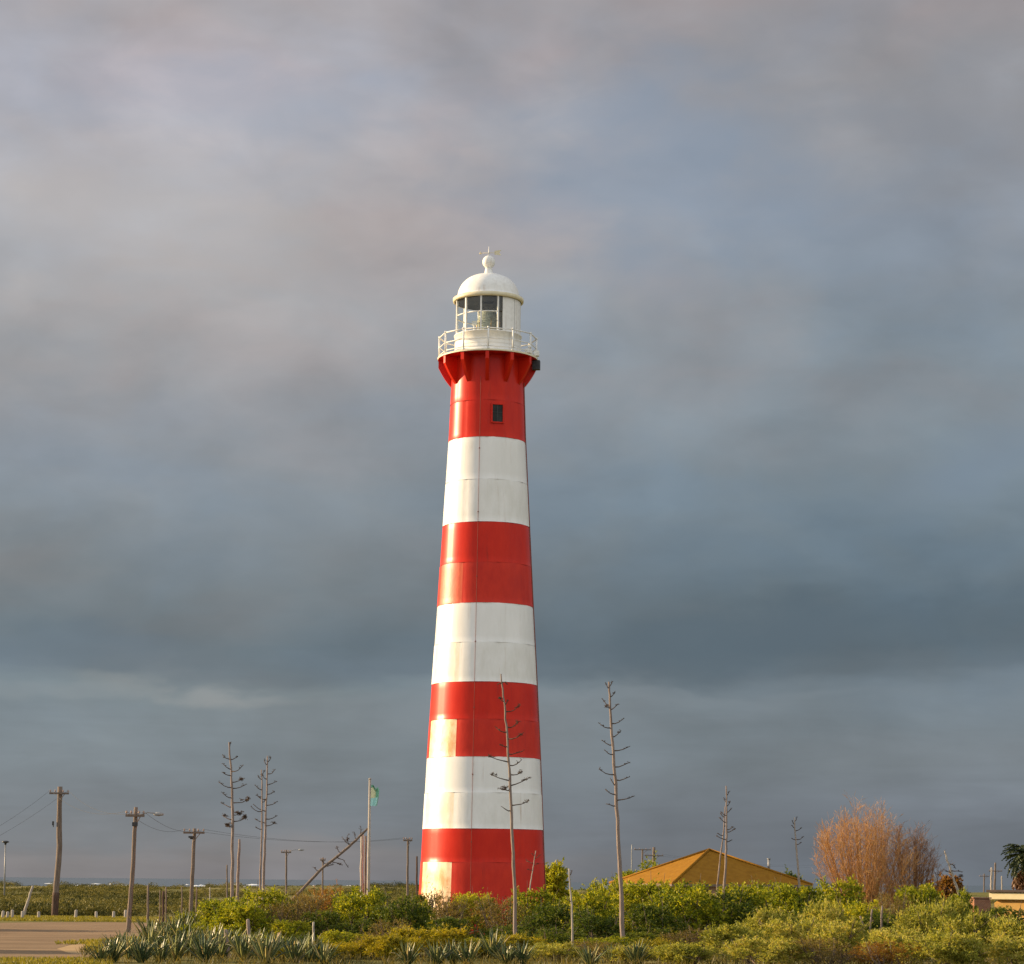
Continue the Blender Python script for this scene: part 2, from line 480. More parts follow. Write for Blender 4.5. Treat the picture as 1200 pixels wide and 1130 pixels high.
# sea
sm = material('sea_water', (0.035, 0.055, 0.075), 0.35, 0.3)
t = NT(sm.node_tree)
g = t.node('ShaderNodeNewGeometry')
mp = t.node('ShaderNodeMapping'); mp.inputs['Scale'].default_value = (0.25, 1, 1)
t.l.new(g.outputs['Position'], mp.inputs[0])
wv = t.noise(mp.outputs[0], 0.02, 6.0, 0.6)
t.l.new(t.ramp(wv, [(0.35, (0.03, 0.055, 0.085)), (0.65, (0.075, 0.10, 0.125))]), t.n['Principled BSDF'].inputs['Base Color'])
bn = t.node('ShaderNodeBump'); bn.inputs['Strength'].default_value = 0.5; bn.inputs['Distance'].default_value = 2.0
t.l.new(wv, bn.inputs['Height']); t.l.new(bn.outputs[0], t.n['Principled BSDF'].inputs['Normal'])
mb = MB()
mb.add([(-30000, -20000, -4), (30000, -20000, -4), (30000, 60000, -4), (-30000, 60000, -4)], [(0, 1, 2, 3)])
tag(mb.build('sea', sm), kind='structure')
foam = noisy('surf_foam', (0.55, 0.58, 0.60), (0.8, 0.82, 0.82), 0.1, 0.8, 0.2)
rng = random.Random(4)
mb = MB()
for i in range(30):
    D = rng.choice([1500, 1750, 2100, 2600]) + rng.uniform(-80, 80)
    px = rng.uniform(-20, 480)
    x0 = (px - 600) / FPX * D
    L = rng.uniform(3, 15) * D / 2000
    h = rng.uniform(0.5, 1.9)
    n = 9
    vs = []
    for k in range(n):
        u = k / (n - 1)
        hh = h * math.sin(math.pi * u) ** 0.6 * rng.uniform(0.5, 1.0) + 0.02
        x = x0 + (u - 0.5) * L
        y = D + 6 * math.sin(u * 3 + i)
        vs += [(x, y - 5, -4.05), (x, y, -4 + hh), (x, y + 6, -4.05)]
    mb.add(vs, [f for k in range(n - 1) for f in ((k * 3, k * 3 + 3, k * 3 + 4, k * 3 + 1), (k * 3 + 1, k * 3 + 4, k * 3 + 5, k * 3 + 2))])
tag(mb.build('surf', foam), 'white surf breaking out on the sea', 'surf', kind='stuff')

# ------------------------------------------------------------------ lighthouse
TD = 124.0
base = P(565.0, 1048, TD)
LX = base.x
lh = empty('lighthouse', (LX, TD, 0), 'tall tapering red and white banded iron lighthouse with white lantern', 'lighthouse')


def zc(py):                         # height on the tower's axis line
    return P(567, py, TD).z
def zf(py, r):                      # height on the face towards the camera
    return P(567, py, TD - r).z
def wpx(px_half, py):               # half width in photo pixels -> metres
    d = ray(567, py); return px_half / FPX * (TD / d.y)

prof = [(zc(py), wpx(hw, py)) for py, hw in ((1048, 73.8), (972, 70.3), (886, 66.2), (799, 61.3), (706, 55.6), (611, 50.2), (512, 44.6), (450, 42.2), (395, 41.0))]
prof = [(-0.3, prof[0][1] + 0.25)] + prof
def shaft_r(z):
    for (z0, r0), (z1, r1) in zip(prof, prof[1:]):
        if z <= z1:
            u = (z - z0) / (z1 - z0); return r0 + (r1 - r0) * u
    return prof[-1][1]

marks = [-0.3]
for py in (971, 886.5, 798.5, 706, 611, 511.5):
    r = shaft_r(zc(py)); marks.append(zf(py, r))
RG = wpx(58.5, 417)
ZD = zf(410.5, RG)                  # underside of the gallery deck edge
marks.append(ZD)
TW = LX


def course(mb_, z0, z1, seam0, nplates, mat, bulge, glare_plate=None):
    """a ring of iron plates with slightly bowed faces"""
    zs = [z0, z0 + 0.03] + [z0 + (z1 - z0) * k / 6 for k in range(1, 6)] + [z1 - 0.03, z1]
    step = 2 * math.pi / nplates
    per = 14
    rr_ = random.Random(int(z0 * 100))
    amp = [bulge * rr_.uniform(0.5, 1.3) for _ in range(nplates)]
    m = nplates * per
    vs = []
    for j, z in enumerate(zs):
        lip = 0.012 * (j == 0) - 0.004 * (j == len(zs) - 1)
        for k in range(m):
            a = seam0 + 2 * math.pi * k / m
            u = (k % per) / per
            r = shaft_r(z) + lip + amp[k // per] * math.sin(math.pi * u) - (0.015 if k % per == 0 else 0)
            vs.append((TW + r * math.sin(a), TD - r * math.cos(a), z))
    fs = []
    for j in range(len(zs) - 1):
        for k in range(m):
            fs.append((j * m + k, j * m + (k + 1) % m, (j + 1) * m + (k + 1) % m, (j + 1) * m + k))
    o = len(mb_.f)
    mb_.add(vs, fs, mat)
    if glare_plate is not None:
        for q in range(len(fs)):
            if (q % m) // per == glare_plate: mb_.m[o + q] = 2  # sunward plate gets the paint with the highlight in its colour


for i in range(7):
    z0, z1 = marks[i], marks[i + 1]
    red = i % 2 == 0
    zm = z0 + (z1 - z0) * 0.5
    if i == 0: zm = zf(1010.5, 3.3)
    mb = MB()
    bul = 0.022 if i < 5 else 0.015
    if i == 6:
        zm = zf(468, 2.0)
        course(mb, z0, zm, R(-35), 8, 0, 0.012)
        course(mb, zm, z1, R(-55), 8, 0, 0.008)
    else:
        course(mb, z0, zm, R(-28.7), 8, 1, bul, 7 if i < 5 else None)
        course(mb, zm, z1, R(-45 if i % 2 else -52), 8, 0, 0.008)
    mb.build('red_band' if red else 'white_band', [M_RED, M_RED_W, M_RED_SOFT_GLARE if i == 4 else M_RED_GLARE] if red else [M_WHITE, M_WHITE_W, M_WHITE_GLARE], lh)

# conductor cable running down the face, and another on the right flank
mb = MB()
for th, rad in ((R(-9.8), 0.010), (R(84), 0.028)):
    pts = []
    for k in range(60):
        z = 0.3 + (ZD - 1.5) * k / 59
        r = shaft_r(z) + 0.035
        pts.append((TW + r * math.sin(th), TD - r * math.cos(th), z))
    mb.tube(pts, rad, 5, 0)
    for k in range(2, 58, 7):
        mb.box(pts[k], (0.06, 0.06, 0.05), 0)
mb.build('conductor_cable', noisy('cable_brown', (0.20, 0.06, 0.04), (0.28, 0.12, 0.09), 2.0, 0.7, 0.2), lh)

# shaft window
zw0, zw1 = zf(494, 2.0), zf(474, 2.0)
thw = math.asin((581.5 - 569.3) / 44.0)
wr = shaft_r((zw0 + zw1) / 2)
def wall_pt(th, r, z, dx=0.0):
    return Vector((TW + r * math.sin(th) + dx * math.cos(th), TD - r * math.cos(th) + dx * math.sin(th), z))
rotw = Matrix.Rotation(thw, 3, 'Z')
ww = 0.62
win = MB()
win.box(wall_pt(thw, wr + 0.01, (zw0 + zw1) / 2), (ww, 0.06, zw1 - zw0), 0, rotw)
wob = win.build('window', M_DARK, lh)
fr = MB()
for dx, sx, dz, sz in ((-ww / 2, 0.07, 0, zw1 - zw0 + .14), (ww / 2, 0.07, 0, zw1 - zw0 + .14)):
    fr.box(wall_pt(thw, wr + 0.03, (zw0 + zw1) / 2, dx), (sx, 0.12, sz), 0, rotw)
for zz_ in (zw0 - 0.035, zw1 + 0.035):
    fr.box(wall_pt(thw, wr + 0.03, zz_), (ww - 0.07, 0.11, 0.07), 0, rotw)
fr.build('frame', M_RED, wob)
gb = MB()
gb.box(wall_pt(thw, wr + 0.045, (zw0 + zw1) / 2), (0.035, 0.03, zw1 - zw0 - 0.01), 0, rotw)
gb.box(wall_pt(thw, wr + 0.045, (zw0 + zw1) / 2 + 0.05, -0.15), (0.26, 0.03, 0.035), 0, rotw)
gb.box(wall_pt(thw, wr + 0.045, (zw0 + zw1) / 2 + 0.05, 0.15), (0.26, 0.03, 0.035), 0, rotw)
gb.build('glazing_bar', M_BLACK, wob)

# gallery
cT = (TW, TD, 0)
mb = MB()
mb.lathe([(1.2, ZD), (RG - 0.05, ZD), (RG, ZD + 0.01)], 96, 1, c=cT)
mb.lathe([(RG, ZD + 0.01), (RG + 0.015, ZD + 0.09), (RG - 0.06, ZD + 0.11), (1.0, ZD + 0.13)], 96, 0, c=cT)
gal = mb.build('gallery', [M_CREAM, M_RED], lh)
zb = zf(447, 1.95)                  # foot of the brackets
for k in range(12):
    th = R(30 * k)
    n = 12
    pr = []
    r0 = shaft_r(zb) - 0.05
    for q in range(n + 1):
        u = q / n
        r = r0 + (RG - 0.04 - r0) * (u + 0.05 * math.sin(math.pi * u))
        z = zb + (ZD - 0.40 - zb) * (u ** 1.12)
        pr.append((min(r, RG - 0.04), z))
    pr += [(RG - 0.04, ZD - 0.30), (RG - 0.04, ZD - 0.004), (r0, ZD - 0.004)]
    hw = 0.095
    vs = []
    for sgn in (-1, 1):
        for r, z in pr:
            vs.append(wall_pt(th, r, z, sgn * hw))
    m = len(pr)
    fs = [tuple(range(m)), tuple(range(2 * m - 1, m - 1, -1))] + [(i, (i + 1) % m, m + (i + 1) % m, m + i) for i in range(m)]
    b_ = MB(); b_.add(vs, fs, 0, False)
    b_.build('bracket', M_RED, gal)
rail_h = 1.12
RR = RG - 0.07
for k in range(12):
    th = R(30 * k + 1)
    b_ = MB()
    p0, p1 = wall_pt(th, RR, ZD + 0.11), wall_pt(th, RR, ZD + 0.11 + rail_h)
    b_.tube([p0, p1], 0.046, 8)
    b_.tube([p0, p0 + Vector((0, 0, 0.07))], 0.075, 8)
    b_.tube([p1 - Vector((0, 0, 0.02)), p1 + Vector((0, 0, 0.07))], 0.058, 8)
    b_.tube([p0 + Vector((0, 0, 0.06)), wall_pt(th, RR - 0.28, ZD + 0.12)], 0.02, 5)
    b_.build('railing_post', M_TRIM, gal)
mb = MB()
for hz, rad in ((rail_h, 0.035), (rail_h * 0.52, 0.027), (0.16, 0.025)):
    for k in range(12):
        a = wall_pt(R(30 * k + 1), RR, ZD + 0.11 + hz); b = wall_pt(R(30 * k + 31), RR, ZD + 0.11 + hz)
        mb.tube([a, b], rad, 6)
mb.build('rail', M_TRIM, gal)
# equipment lamp clamped to the right of the deck
mb = MB()
q = wall_pt(R(58), RG - 0.12, ZD + 0.12)
mb.box(q + Vector((0, 0, 0.14)), (0.34, 0.26, 0.24), 0, Matrix.Rotation(R(58), 3, 'Z'))
mb.lathe([(0.0, 0.30), (0.07, 0.30), (0.09, 0.38), (0.06, 0.46), (0, 0.48)], 12, 0, c=q + Vector((0.05, 0, 0)))
mb.build('beacon', M_TRIM, gal)
mb = MB()
q2 = wall_pt(R(80), RG - 0.02, ZD + 0.02)
mb.box(q2 + Vector((0, 0, 0.30)), (0.26, 0.30, 0.28), 0)
mb.tube([q2, q2 + Vector((0, 0, 0.3))], 0.04, 6)
mb.build('equipment_box', M_TRIM, gal)
mb = MB()
q3 = wall_pt(R(82), RG - 0.05, ZD - 0.28)
mb.box(q3, (0.26, 0.4, 0.52), 0, Matrix.Rotation(R(82), 3, 'Z'))
mb.build('cable_box', M_BLACK, gal)

# lantern room
RM = wpx(39.0, 395)
zm1 = zf(386, RM)
RL = RM - 0.05
zg1 = zf(345.5, RL + 0.12)
mb = MB()
mb.lathe([(RM + 0.05, ZD + 0.13), (RM + 0.05, ZD + 0.28), (RM, ZD + 0.30), (RM, zm1 - 0.06), (RM + 0.04, zm1 - 0.04), (RM + 0.04, zm1), (0.2, zm1 + 0.005)], 64, 0, c=cT)
mb.lathe([(RM + 0.004, (ZD + zm1) / 2 - 0.02), (RM + 0.012, (ZD + zm1) / 2), (RM + 0.004, (ZD + zm1) / 2 + 0.02)], 64, 0, c=cT)
lan = mb.build('lantern_room', M_TRIM, lh)
mull = [-72 + 30 * k for k in range(12)]
BL0, BL1 = 27.0, 162.0
for a in mull:
    if BL0 < a < BL1: continue
    b_ = MB()
    b_.box(wall_pt(R(a), RL, (zm1 + zg1) / 2), (0.075, 0.10, zg1 - zm1), 0, Matrix.Rotation(R(a), 3, 'Z'))
    b_.build('mullion', M_TRIM, lan)
mb = MB()
zt = zf(364, RL)
for a in mull:
    if BL0 < a + 10 < BL1: continue
    p0, p1 = wall_pt(R(a), RL, zt), wall_pt(R(min(a + 30, 27) if a == 18 else a + 30), RL, zt)
    mb.tube([p0, p1], 0.032, 6)
mb.build('transom', M_TRIM, lan)
for a in mull:
    a1 = a + 30
    if a == 18: a1 = 27
    elif BL0 <= a < BL1: continue
    for z0, z1 in ((zm1 + 0.02, zt - 0.03), (zt + 0.03, zg1)):
        b_ = MB()
        rr2 = RL - 0.005
        vs = [wall_pt(R(a + 1), rr2, z0), wall_pt(R(a1 - 1), rr2, z0), wall_pt(R(a1 - 1), rr2, z1), wall_pt(R(a + 1), rr2, z1)]
        inn = [Vector(v) + (Vector((TW, TD, v[2])) - Vector(v)).normalized() * 0.012 for v in vs]
        b_.add(vs + inn, [(0, 1, 2, 3), (7, 6, 5, 4), (0, 4, 5, 1), (1, 5, 6, 2), (2, 6, 7, 3), (3, 7, 4, 0)], 0, False)
        b_.build('glass_pane', M_GLASS, lan)
mb = MB()
for k in range(5):
    a0, a1 = BL0 + 27 * k, BL0 + 27 * (k + 1) - 0.6
    mb.lathe([(RL + 0.01, zm1), (RL + 0.01, zg1)], 6, 0, R(a0), R(a1), c=cT)
    mb.lathe([(RL - 0.03, zg1), (RL - 0.03, zm1)], 6, 1, R(a0 - 0.3), R(a1 + 0.9), c=cT)
mb.lathe([(RL - 0.03, zm1), (RL + 0.01, zm1), (RL + 0.01, zg1), (RL - 0.03, zg1)], 1, 0, R(BL0 - 0.4), R(BL0), c=cT, smooth=False)
mb.build('blank_panel', [M_TRIM, M_INNER], lan)
# lens
zl = zm1
mb = MB()
lp = [(0.18, 0.0), (0.42, 0.02), (0.42, 0.10)]
for k in range(14):
    u = (k + 0.5) / 14
    r = 0.36 + 0.20 * math.sin(math.pi * u)
    z = 0.14 + 1.25 * u
    lp += [(r + 0.045, z - 0.02), (r, z + 0.035)]
lp += [(0.2, 1.45), (0.0, 1.5)]
mb.lathe(lp, 24, 0, c=(TW, TD, zl), smooth=False)
lens = mb.build('lens', M_LENS, lan)
mb = MB()
mb.lathe([(0.12, -0.02), (0.55, 0.0), (0.55, 0.06), (0.1, 0.07)], 20, 0, c=(TW, TD, zl))
for k in range(6):
    a = R(60 * k + 15)
    mb.tube([(TW + 0.62 * math.sin(a), TD - 0.62 * math.cos(a), zl + 0.02), (TW + 0.64 * math.sin(a), TD - 0.64 * math.cos(a), zl + 0.75), (TW + 0.3 * math.sin(a), TD - 0.3 * math.cos(a), zl + 1.52)], 0.022, 5)
mb.build('lens_frame', M_BRASS, lens)
# lamp changer and its bracket left of the lens
mb = MB()
mb.tube([(TW - 0.72, TD - 0.5, zl), (TW - 0.72, TD - 0.5, zl + 0.55)], 0.05, 8)
mb.box((TW - 0.72, TD - 0.5, zl + 0.62), (0.26, 0.22, 0.22))
mb.build('lamp_housing', M_TRIM, lan)

# dome
RC = wpx(41.3, 352)
zdn = zc(322.5)
RD = wpx(33.5, 340)
mb = MB()
mb.lathe([(0.3, zg1 + 0.02), (RL + 0.05, zg1 - 0.01)], 64, 2, c=cT)
mb.lathe([(RL + 0.05, zg1 - 0.01), (RC - 0.03, zg1 + 0.0), (RC, zg1 + 0.03), (RC + 0.01, zg1 + 0.19), (RC - 0.03, zg1 + 0.21)], 64, 1, c=cT)
dp = []
zd0 = zg1 + 0.21
for k in range(15):
    u = k / 14 * math.pi / 2
    r = 0.22 + (wpx(36.5, 345) - 0.22) * math.cos(u) ** 0.92
    dp.append((r, zd0 + (zdn - zd0) * math.sin(u) ** 0.95))
dp = [(RC - 0.03, zd0)] + dp
mb.lathe(dp, 64, 0, c=cT)
dome = mb.build('dome', [M_TRIM, M_CREAM, M_DARK], lh)
zb_ = zc(307.2)
rb = wpx(7.5, 309)
mb = MB()
fp = [(0.42, zdn - 0.06), (0.29, zdn + 0.02), (0.225, zdn + 0.12), (0.205, zdn + 0.22)]
zlo = zdn + 0.2
for k in range(15):
    u = -1.05 + (1.05 + math.pi / 2) * k / 14
    fp.append((max(rb * math.cos(u), 0.0), zb_ + rb * math.sin(u) * 1.04))
mb.lathe(fp, 28, 0, c=cT)
fin = mb.build('finial', M_TRIM, dome)
mb = MB()
zv = zc(297.5)
mb.tube([(TW, TD, zb_ + rb * 0.9), (TW, TD, zc(289.0))], [0.045, 0.018], 8)
mb.lathe([(0, zv - 0.14), (0.07, zv - 0.07), (0, zv)], 10, 0, c=cT)
mb.build('lightning_rod', M_TRIM, dome)
mb = MB()
mb.tube([(TW - 0.42, TD + 0.05, zv + 0.05), (TW + 0.35, TD - 0.05, zv + 0.05)], 0.016, 5)
mb.add([(TW + 0.30, TD - 0.05, zv - 0.05), (TW + 0.66, TD - 0.08, zv - 0.10), (TW + 0.56, TD - 0.07, zv + 0.05), (TW + 0.66, TD - 0.08, zv + 0.2), (TW + 0.30, TD - 0.05, zv + 0.15),
        (TW + 0.30, TD - 0.03, zv - 0.05), (TW + 0.66, TD - 0.06, zv - 0.10), (TW + 0.56, TD - 0.05, zv + 0.05), (TW + 0.66, TD - 0.06, zv + 0.2), (TW + 0.30, TD - 0.03, zv + 0.15)],
       [(0, 1, 2, 3, 4), (9, 8, 7, 6, 5)] + [(i, (i + 1) % 5, 5 + (i + 1) % 5, 5 + i) for i in range(5)], 0, False)
mb.lathe([(0.0, 0), (0.07, 0.0), (0.0, 0.16)], 8, 0, c=(TW - 0.45, TD + 0.05, zv + 0.0))
mb.build('weather_vane', M_CREAM, dome)


# ------------------------------------------------------------------ power poles, lamps, wires
def power_pole(label, foot, top, D, r0, r1, arm_py, arm_w, lamp=None, extra=None, bend=0.0, dark_foot=None, group='wooden power poles', yaw=0.15):
    f = P(foot[0], foot[1], D); tp = P(top[0], top[1], D)
    zg = ground_z(f.x, D)
    d = (tp - f)
    f2 = f - d * ((f.z - zg + 0.3) / d.z)
    root = empty('power_pole', (f2.x, D, zg), label, 'power pole', group)
    mb_ = MB()
    pts = []; rads = []
    n = 16
    rg = random.Random(int(foot[0] * 7))
    for k in range(n + 1):
        u = k / n
        p = f2.lerp(tp, u)
        p.x += bend * math.exp(-((u - 0.52) / 0.18) ** 2) + 0.012 * rg.uniform(-1, 1)
        pts.append(p); rads.append((r0 + (r1 - r0) * u) * 0.76 * rg.uniform(0.95, 1.05))
    mb_.tube(pts, rads, 12)
    mb_.build('pole', M_WOOD, root)
    if dark_foot:
        zt_ = P(foot[0], dark_foot, D).z
        b_ = MB()
        ps = [p for p in pts if p.z < zt_] + [f2.lerp(tp, (zt_ - f2.z) / (tp.z - f2.z))]
        b_.tube(ps, [r0 * 0.81] * len(ps), 12)
        b_.build('foot_wrap', M_WOODDARK, root)
    ex = math.cos(yaw); ey = math.sin(yaw)
    za = P(top[0], arm_py, D).z
    ca = f2.lerp(tp, (za - f2.z) / (tp.z - f2.z)) + Vector((0, -r1 - 0.06, 0))
    b_ = MB()
    b_.box(ca, (arm_w, 0.10, 0.13), 0, Matrix.Rotation(yaw, 3, 'Z'))
    b_.tube([ca + Vector((ex * arm_w * 0.28, ey * arm_w * 0.28, -0.05)), ca + Vector((0, 0.03, -0.55))], 0.025, 5)
    arm = b_.build('crossarm', M_WOOD, root)
    ends = []
    for s_ in (-0.45, -0.2, 0.2, 0.45):
        q_ = ca + Vector((ex * arm_w * s_, ey * arm_w * s_, 0.065))
        i_ = MB()
        i_.lathe([(0.015, 0), (0.02, 0.05), (0.055, 0.06), (0.05, 0.12), (0.03, 0.13), (0.045, 0.17), (0, 0.19)], 8, 0, c=q_)
        i_.build('insulator', M_CERAMIC, arm)
        ends.append(q_ + Vector((0, 0, 0.15)))
    if extra:
        for (dx, py, w_, h_) in extra:
            q_ = P(top[0] + dx, py, D)
            b_ = MB(); b_.box(q_ + Vector((0, -0.1, 0)), (w_, 0.2, h_), 0)
            b_.tube([q_, q_ + Vector((0, 0.05, -h_ * 0.9))], w_ * 0.3, 6)
            b_.build('bracket', M_BLACK, root)
    if lamp:
        (lx, ly), hw = lamp
        tip = P(lx, ly, D)
        a0 = ca + Vector((0.1, 0, 0.0))
        b_ = MB()
        mid = a0.lerp(tip, 0.5) + Vector((0, 0, 0.12))
        b_.tube([a0, mid, tip], 0.03, 6)
        la = b_.build('lamp_arm', M_METAL, root)
        b_ = MB()
        b_.lathe([(0.0, 0.10), (hw * 0.5, 0.08), (hw, 0.0), (hw * 0.8, -0.08), (0, -0.11)], 12, 0, c=tip)
        # stretch the head along the arm
        vs_ = []
        for v in b_.v:
            vs_.append((tip.x + (v[0] - tip.x) * 1.6, tip.y + (v[1] - tip.y) * 0.8, v[2]))
        b_.v = vs_
        b_.build('lamp_head', M_METAL, la)
    return ends


e1 = power_pole('thick leaning wooden power pole with dark foot beside the road, nearest the left edge', (64, 1078), (70.5, 922), 168, 0.30, 0.22, 930, 1.35, None, [(-8, 965, 0.10, 0.28)], bend=0.12, dark_foot=1046)
e2 = power_pole('wooden power pole with a street lamp arm, standing where the road bends', (150, 1095), (159.5, 946), 122, 0.165, 0.125, 956, 0.95, ((186, 954), 0.17), [(-1, 966, 0.26, 0.20)], bend=0.03)
e3 = power_pole('plain wooden power pole with one crossarm between the lamp pole and the tall stalks', (223, 1078), (228, 971), 154, 0.17, 0.14, 976, 1.35, None, [(-4, 981, 0.3, 0.12)])
e4 = power_pole('small grey distant power pole with lamp arm beyond the green bushes', (335.5, 1044), (335.5, 996), 250, 0.14, 0.12, 999, 1.05, ((353, 996), 0.2))
e5 = power_pole('small dark distant pole seen under the fallen stalk', (378, 1046), (378.5, 1005), 300, 0.14, 0.12, 1008, 0.7)
e6 = power_pole('slim pale pole with short crossarm close left of the lighthouse', (477.5, 1052), (478, 983), 200, 0.13, 0.11, 985, 0.75)
e7 = power_pole('grey power pole standing behind the brown tiled roof, the thicker of two', (765.5, 1030), (766.5, 993), 330, 0.28, 0.24, 1003, 2.6)
e8 = power_pole('slim grey power pole behind the brown tiled roof, left of the thicker pole', (752.5, 1030), (753, 995), 345, 0.17, 0.15, 996, 2.5)
e9 = power_pole('tallest of the far grey poles by the palm tree on the right', (1165.5, 1045), (1166.5, 1011), 400, 0.26, 0.2, 1021, 2.3)
e10 = power_pole('tiny far pole left of the poles beside the palm', (1153, 1045), (1153.5, 1024), 480, 0.2, 0.16, 1027, 2.0)

def simple_pole(label, foot, top, D, r, mat, name='post', cat='post', group=None, head=None, lean_r=None):
    f = P(foot[0], foot[1], D); tp = P(top[0], top[1], D)
    zg = ground_z(f.x, D)
    d = tp - f
    f2 = f - d * ((f.z - zg + 0.2) / d.z) if abs(f.z - zg) > 0.05 else f - d * (0.2 / d.z)
    mb_ = MB()
    rg = random.Random(int(foot[0] * 13 + foot[1]))
    n = 9
    pts = []
    for k in range(n + 1):
        p = f2.lerp(tp, k / n)
        if 0 < k < n: p += Vector((rg.uniform(-1, 1), rg.uniform(-1, 1), 0)) * r * 0.25
        pts.append(p)
    rr3 = [r * (1.0 - 0.25 * k / n) * rg.uniform(0.92, 1.08) for k in range(n + 1)]
    pts.append(tp + (tp - f2).normalized() * r * 0.35); rr3.append(rr3[-1] * 0.55)
    mb_.tube(pts, rr3, 8)
    o = mb_.build(name, mat, None, (f2.x, D, zg))
    return tag(o, label, cat, group), tp

# street lamp far left with a mushroom head
f = P(5.5, 1040, 260); tp = P(6.5, 987, 260)
root = empty('street_lamp', (f.x, 260, ground_z(f.x, 260)), 'small street lamp with flat round head at the far left edge', 'street lamp')
mb = MB(); mb.tube([(f.x, 260, ground_z(f.x, 260) - 0.2), tp], [0.10, 0.07], 8); mb.build('pole', M_METAL, root)
mb = MB(); mb.lathe([(0.08, -0.30), (0.14, -0.1), (0.38, -0.02), (0.40, 0.05), (0.2, 0.14), (0, 0.16)], 16, 0, c=tp); mb.build('lamp_head', M_BLACK, root)

simple_pole('pale wooden post leaning far over beside the row of bollards', (27, 1075), (38.5, 1039), 168, 0.12, M_PALEWOOD)
for (fx, fy, tx, ty, D, r, lab, mt) in (
        (173, 1102, 173.5, 1038, 112, 0.065, 'reddish bare post right of the lamp pole, by the agaves', M_WOOD),
        (191, 1094, 191.5, 1045, 118, 0.075, 'dark burnt post in the agaves, thicker of a close pair', M_WOODDARK),
        (194.5, 1092, 194.5, 1040, 124, 0.05, 'thin pale post just right of the dark burnt post', M_WOOD),
        (187, 1090, 187.5, 1044, 130, 0.04, 'thin brown stick just left of the dark burnt post', M_WOOD),
        (213, 1080, 213, 1040, 150, 0.055, 'thin short post left of the plain power pole', M_WOOD),
        (229.5, 1085, 230.5, 1040, 140, 0.05, 'thin short post right of the plain power pole', M_WOOD),
        (246, 1060, 246, 1040, 190, 0.06, 'tiny far post left of the tall dead stalk', M_PALEWOOD),
        (278, 1058, 280.5, 984, 150, 0.10, 'plain pale pole right behind the tufted dead stalk', M_GREYWOOD),
        (266, 1050, 266, 1014, 260, 0.10, 'faint distant post left of the tufted dead stalk', M_WOOD),
        (424, 1050, 424.5, 977, 126, 0.105, 'pale round post left of the flagpole, propping the fallen stalk', M_PALEWOOD),
        (428.5, 1050, 428.5, 980, 132, 0.07, 'thin dull post between the pale post and the flagpole', M_WOOD),
        (488.5, 1052, 488.5, 1004, 150, 0.07, 'thin dark post touching the left edge of the lighthouse', M_WOODDARK),
        (740, 1028, 740.5, 990, 330, 0.09, 'thin mast left of the poles behind the brown roof', M_METAL),
        (1161.5, 1045, 1162, 1017, 380, 0.18, 'pale stub pole just left of the tallest far pole by the palm', M_PALEWOOD),
        (1174, 1045, 1174, 1027, 430, 0.14, 'pale stub pole between the tallest far pole and the palm', M_PALEWOOD),
        (367, 1128, 367.5, 1081, 88, 0.05, 'bleached stick standing in front of the dark green bushes', M_PALEWOOD),
        (435, 1130, 435.5, 1101, 86, 0.055, 'short bleached stick left of the yellow bush', M_PALEWOOD),
        (350, 1134, 350.5, 1116, 80, 0.06, 'short reddish stub among the agaves near the bleached stick', M_WOOD)):
    simple_pole(lab, (fx, fy), (tx, ty), D, r, mt)

# bollards by the grass strip
bol = None
for i, px in enumerate((3, 8.5, 14.5, 26, 45.5, 88.5, 113, 133, 147)):
    g0 = G(px, 1077.0)
    if bol is None:
        mb = MB()
        mb.lathe([(0.10, -0.1), (0.10, 0.50), (0.07, 0.56), (0.0, 0.58)], 10, 0)
        bol = mb.build('bollard', M_PALEWOOD)
        tag(bol, 'short white wooden bollard in the row along the grass strip', 'bollard', 'white bollards along the grass strip')
        o = bol
    else:
        o = copy_tree(bol)
    o.location = (g0.x, g0.y, 0.0)
    o.rotation_euler = (0.05 * math.sin(i * 2.3), 0.06 * math.sin(i * 1.7 + 1), i)
    o.scale = (1, 1, 0.93 + 0.12 * math.sin(i * 4.1))

# wires
def wire(a, b, sag, label, group, r=0.008):
    a = Vector(a); b = Vector(b)
    mb_ = MB()
    pts = [a.lerp(b, k / 24) - Vector((0, 0, sag * 4 * (k / 24) * (1 - k / 24))) for k in range(25)]
    mb_.tube(pts, r, 5)
    tag(mb_.build('overhead_wire', M_WIRE, None, tuple(a)), label, 'wire', group)

L0 = [P(-150, 1022 + 4 * k, 150 + 4 * k) for k in range(4)]
for k, j in ((0, 0), (3, 3)):
    wire(L0[k], e1[j], 1.0, 'thin sagging cable from the left edge to the thick leaning pole', 'cables left of the thick leaning pole')
    wire(e1[j], e2[j], 0.7, 'thin sagging cable between the thick leaning pole and the lamp pole', 'cables from the thick leaning pole to the lamp pole')
    wire(e2[j], e3[j], 0.5, 'thin sagging cable between the lamp pole and the plain pole', 'cables from the lamp pole to the plain pole')
    wire(e3[j], e6[j], 0.55, 'thin cable behind the dead stalks, from the plain pole towards the lighthouse', 'cables behind the dead stalks')
for j in (0, 3):
    wire(e7[j], P(1000, 1012 + j, 420), 0.8, 'faint far cable running right from the poles behind the roof', 'cables behind the roof')
wire(e9[0], e10[3], 0.5, 'faint far cable joining the tiny pole to the tallest pole by the palm', None)

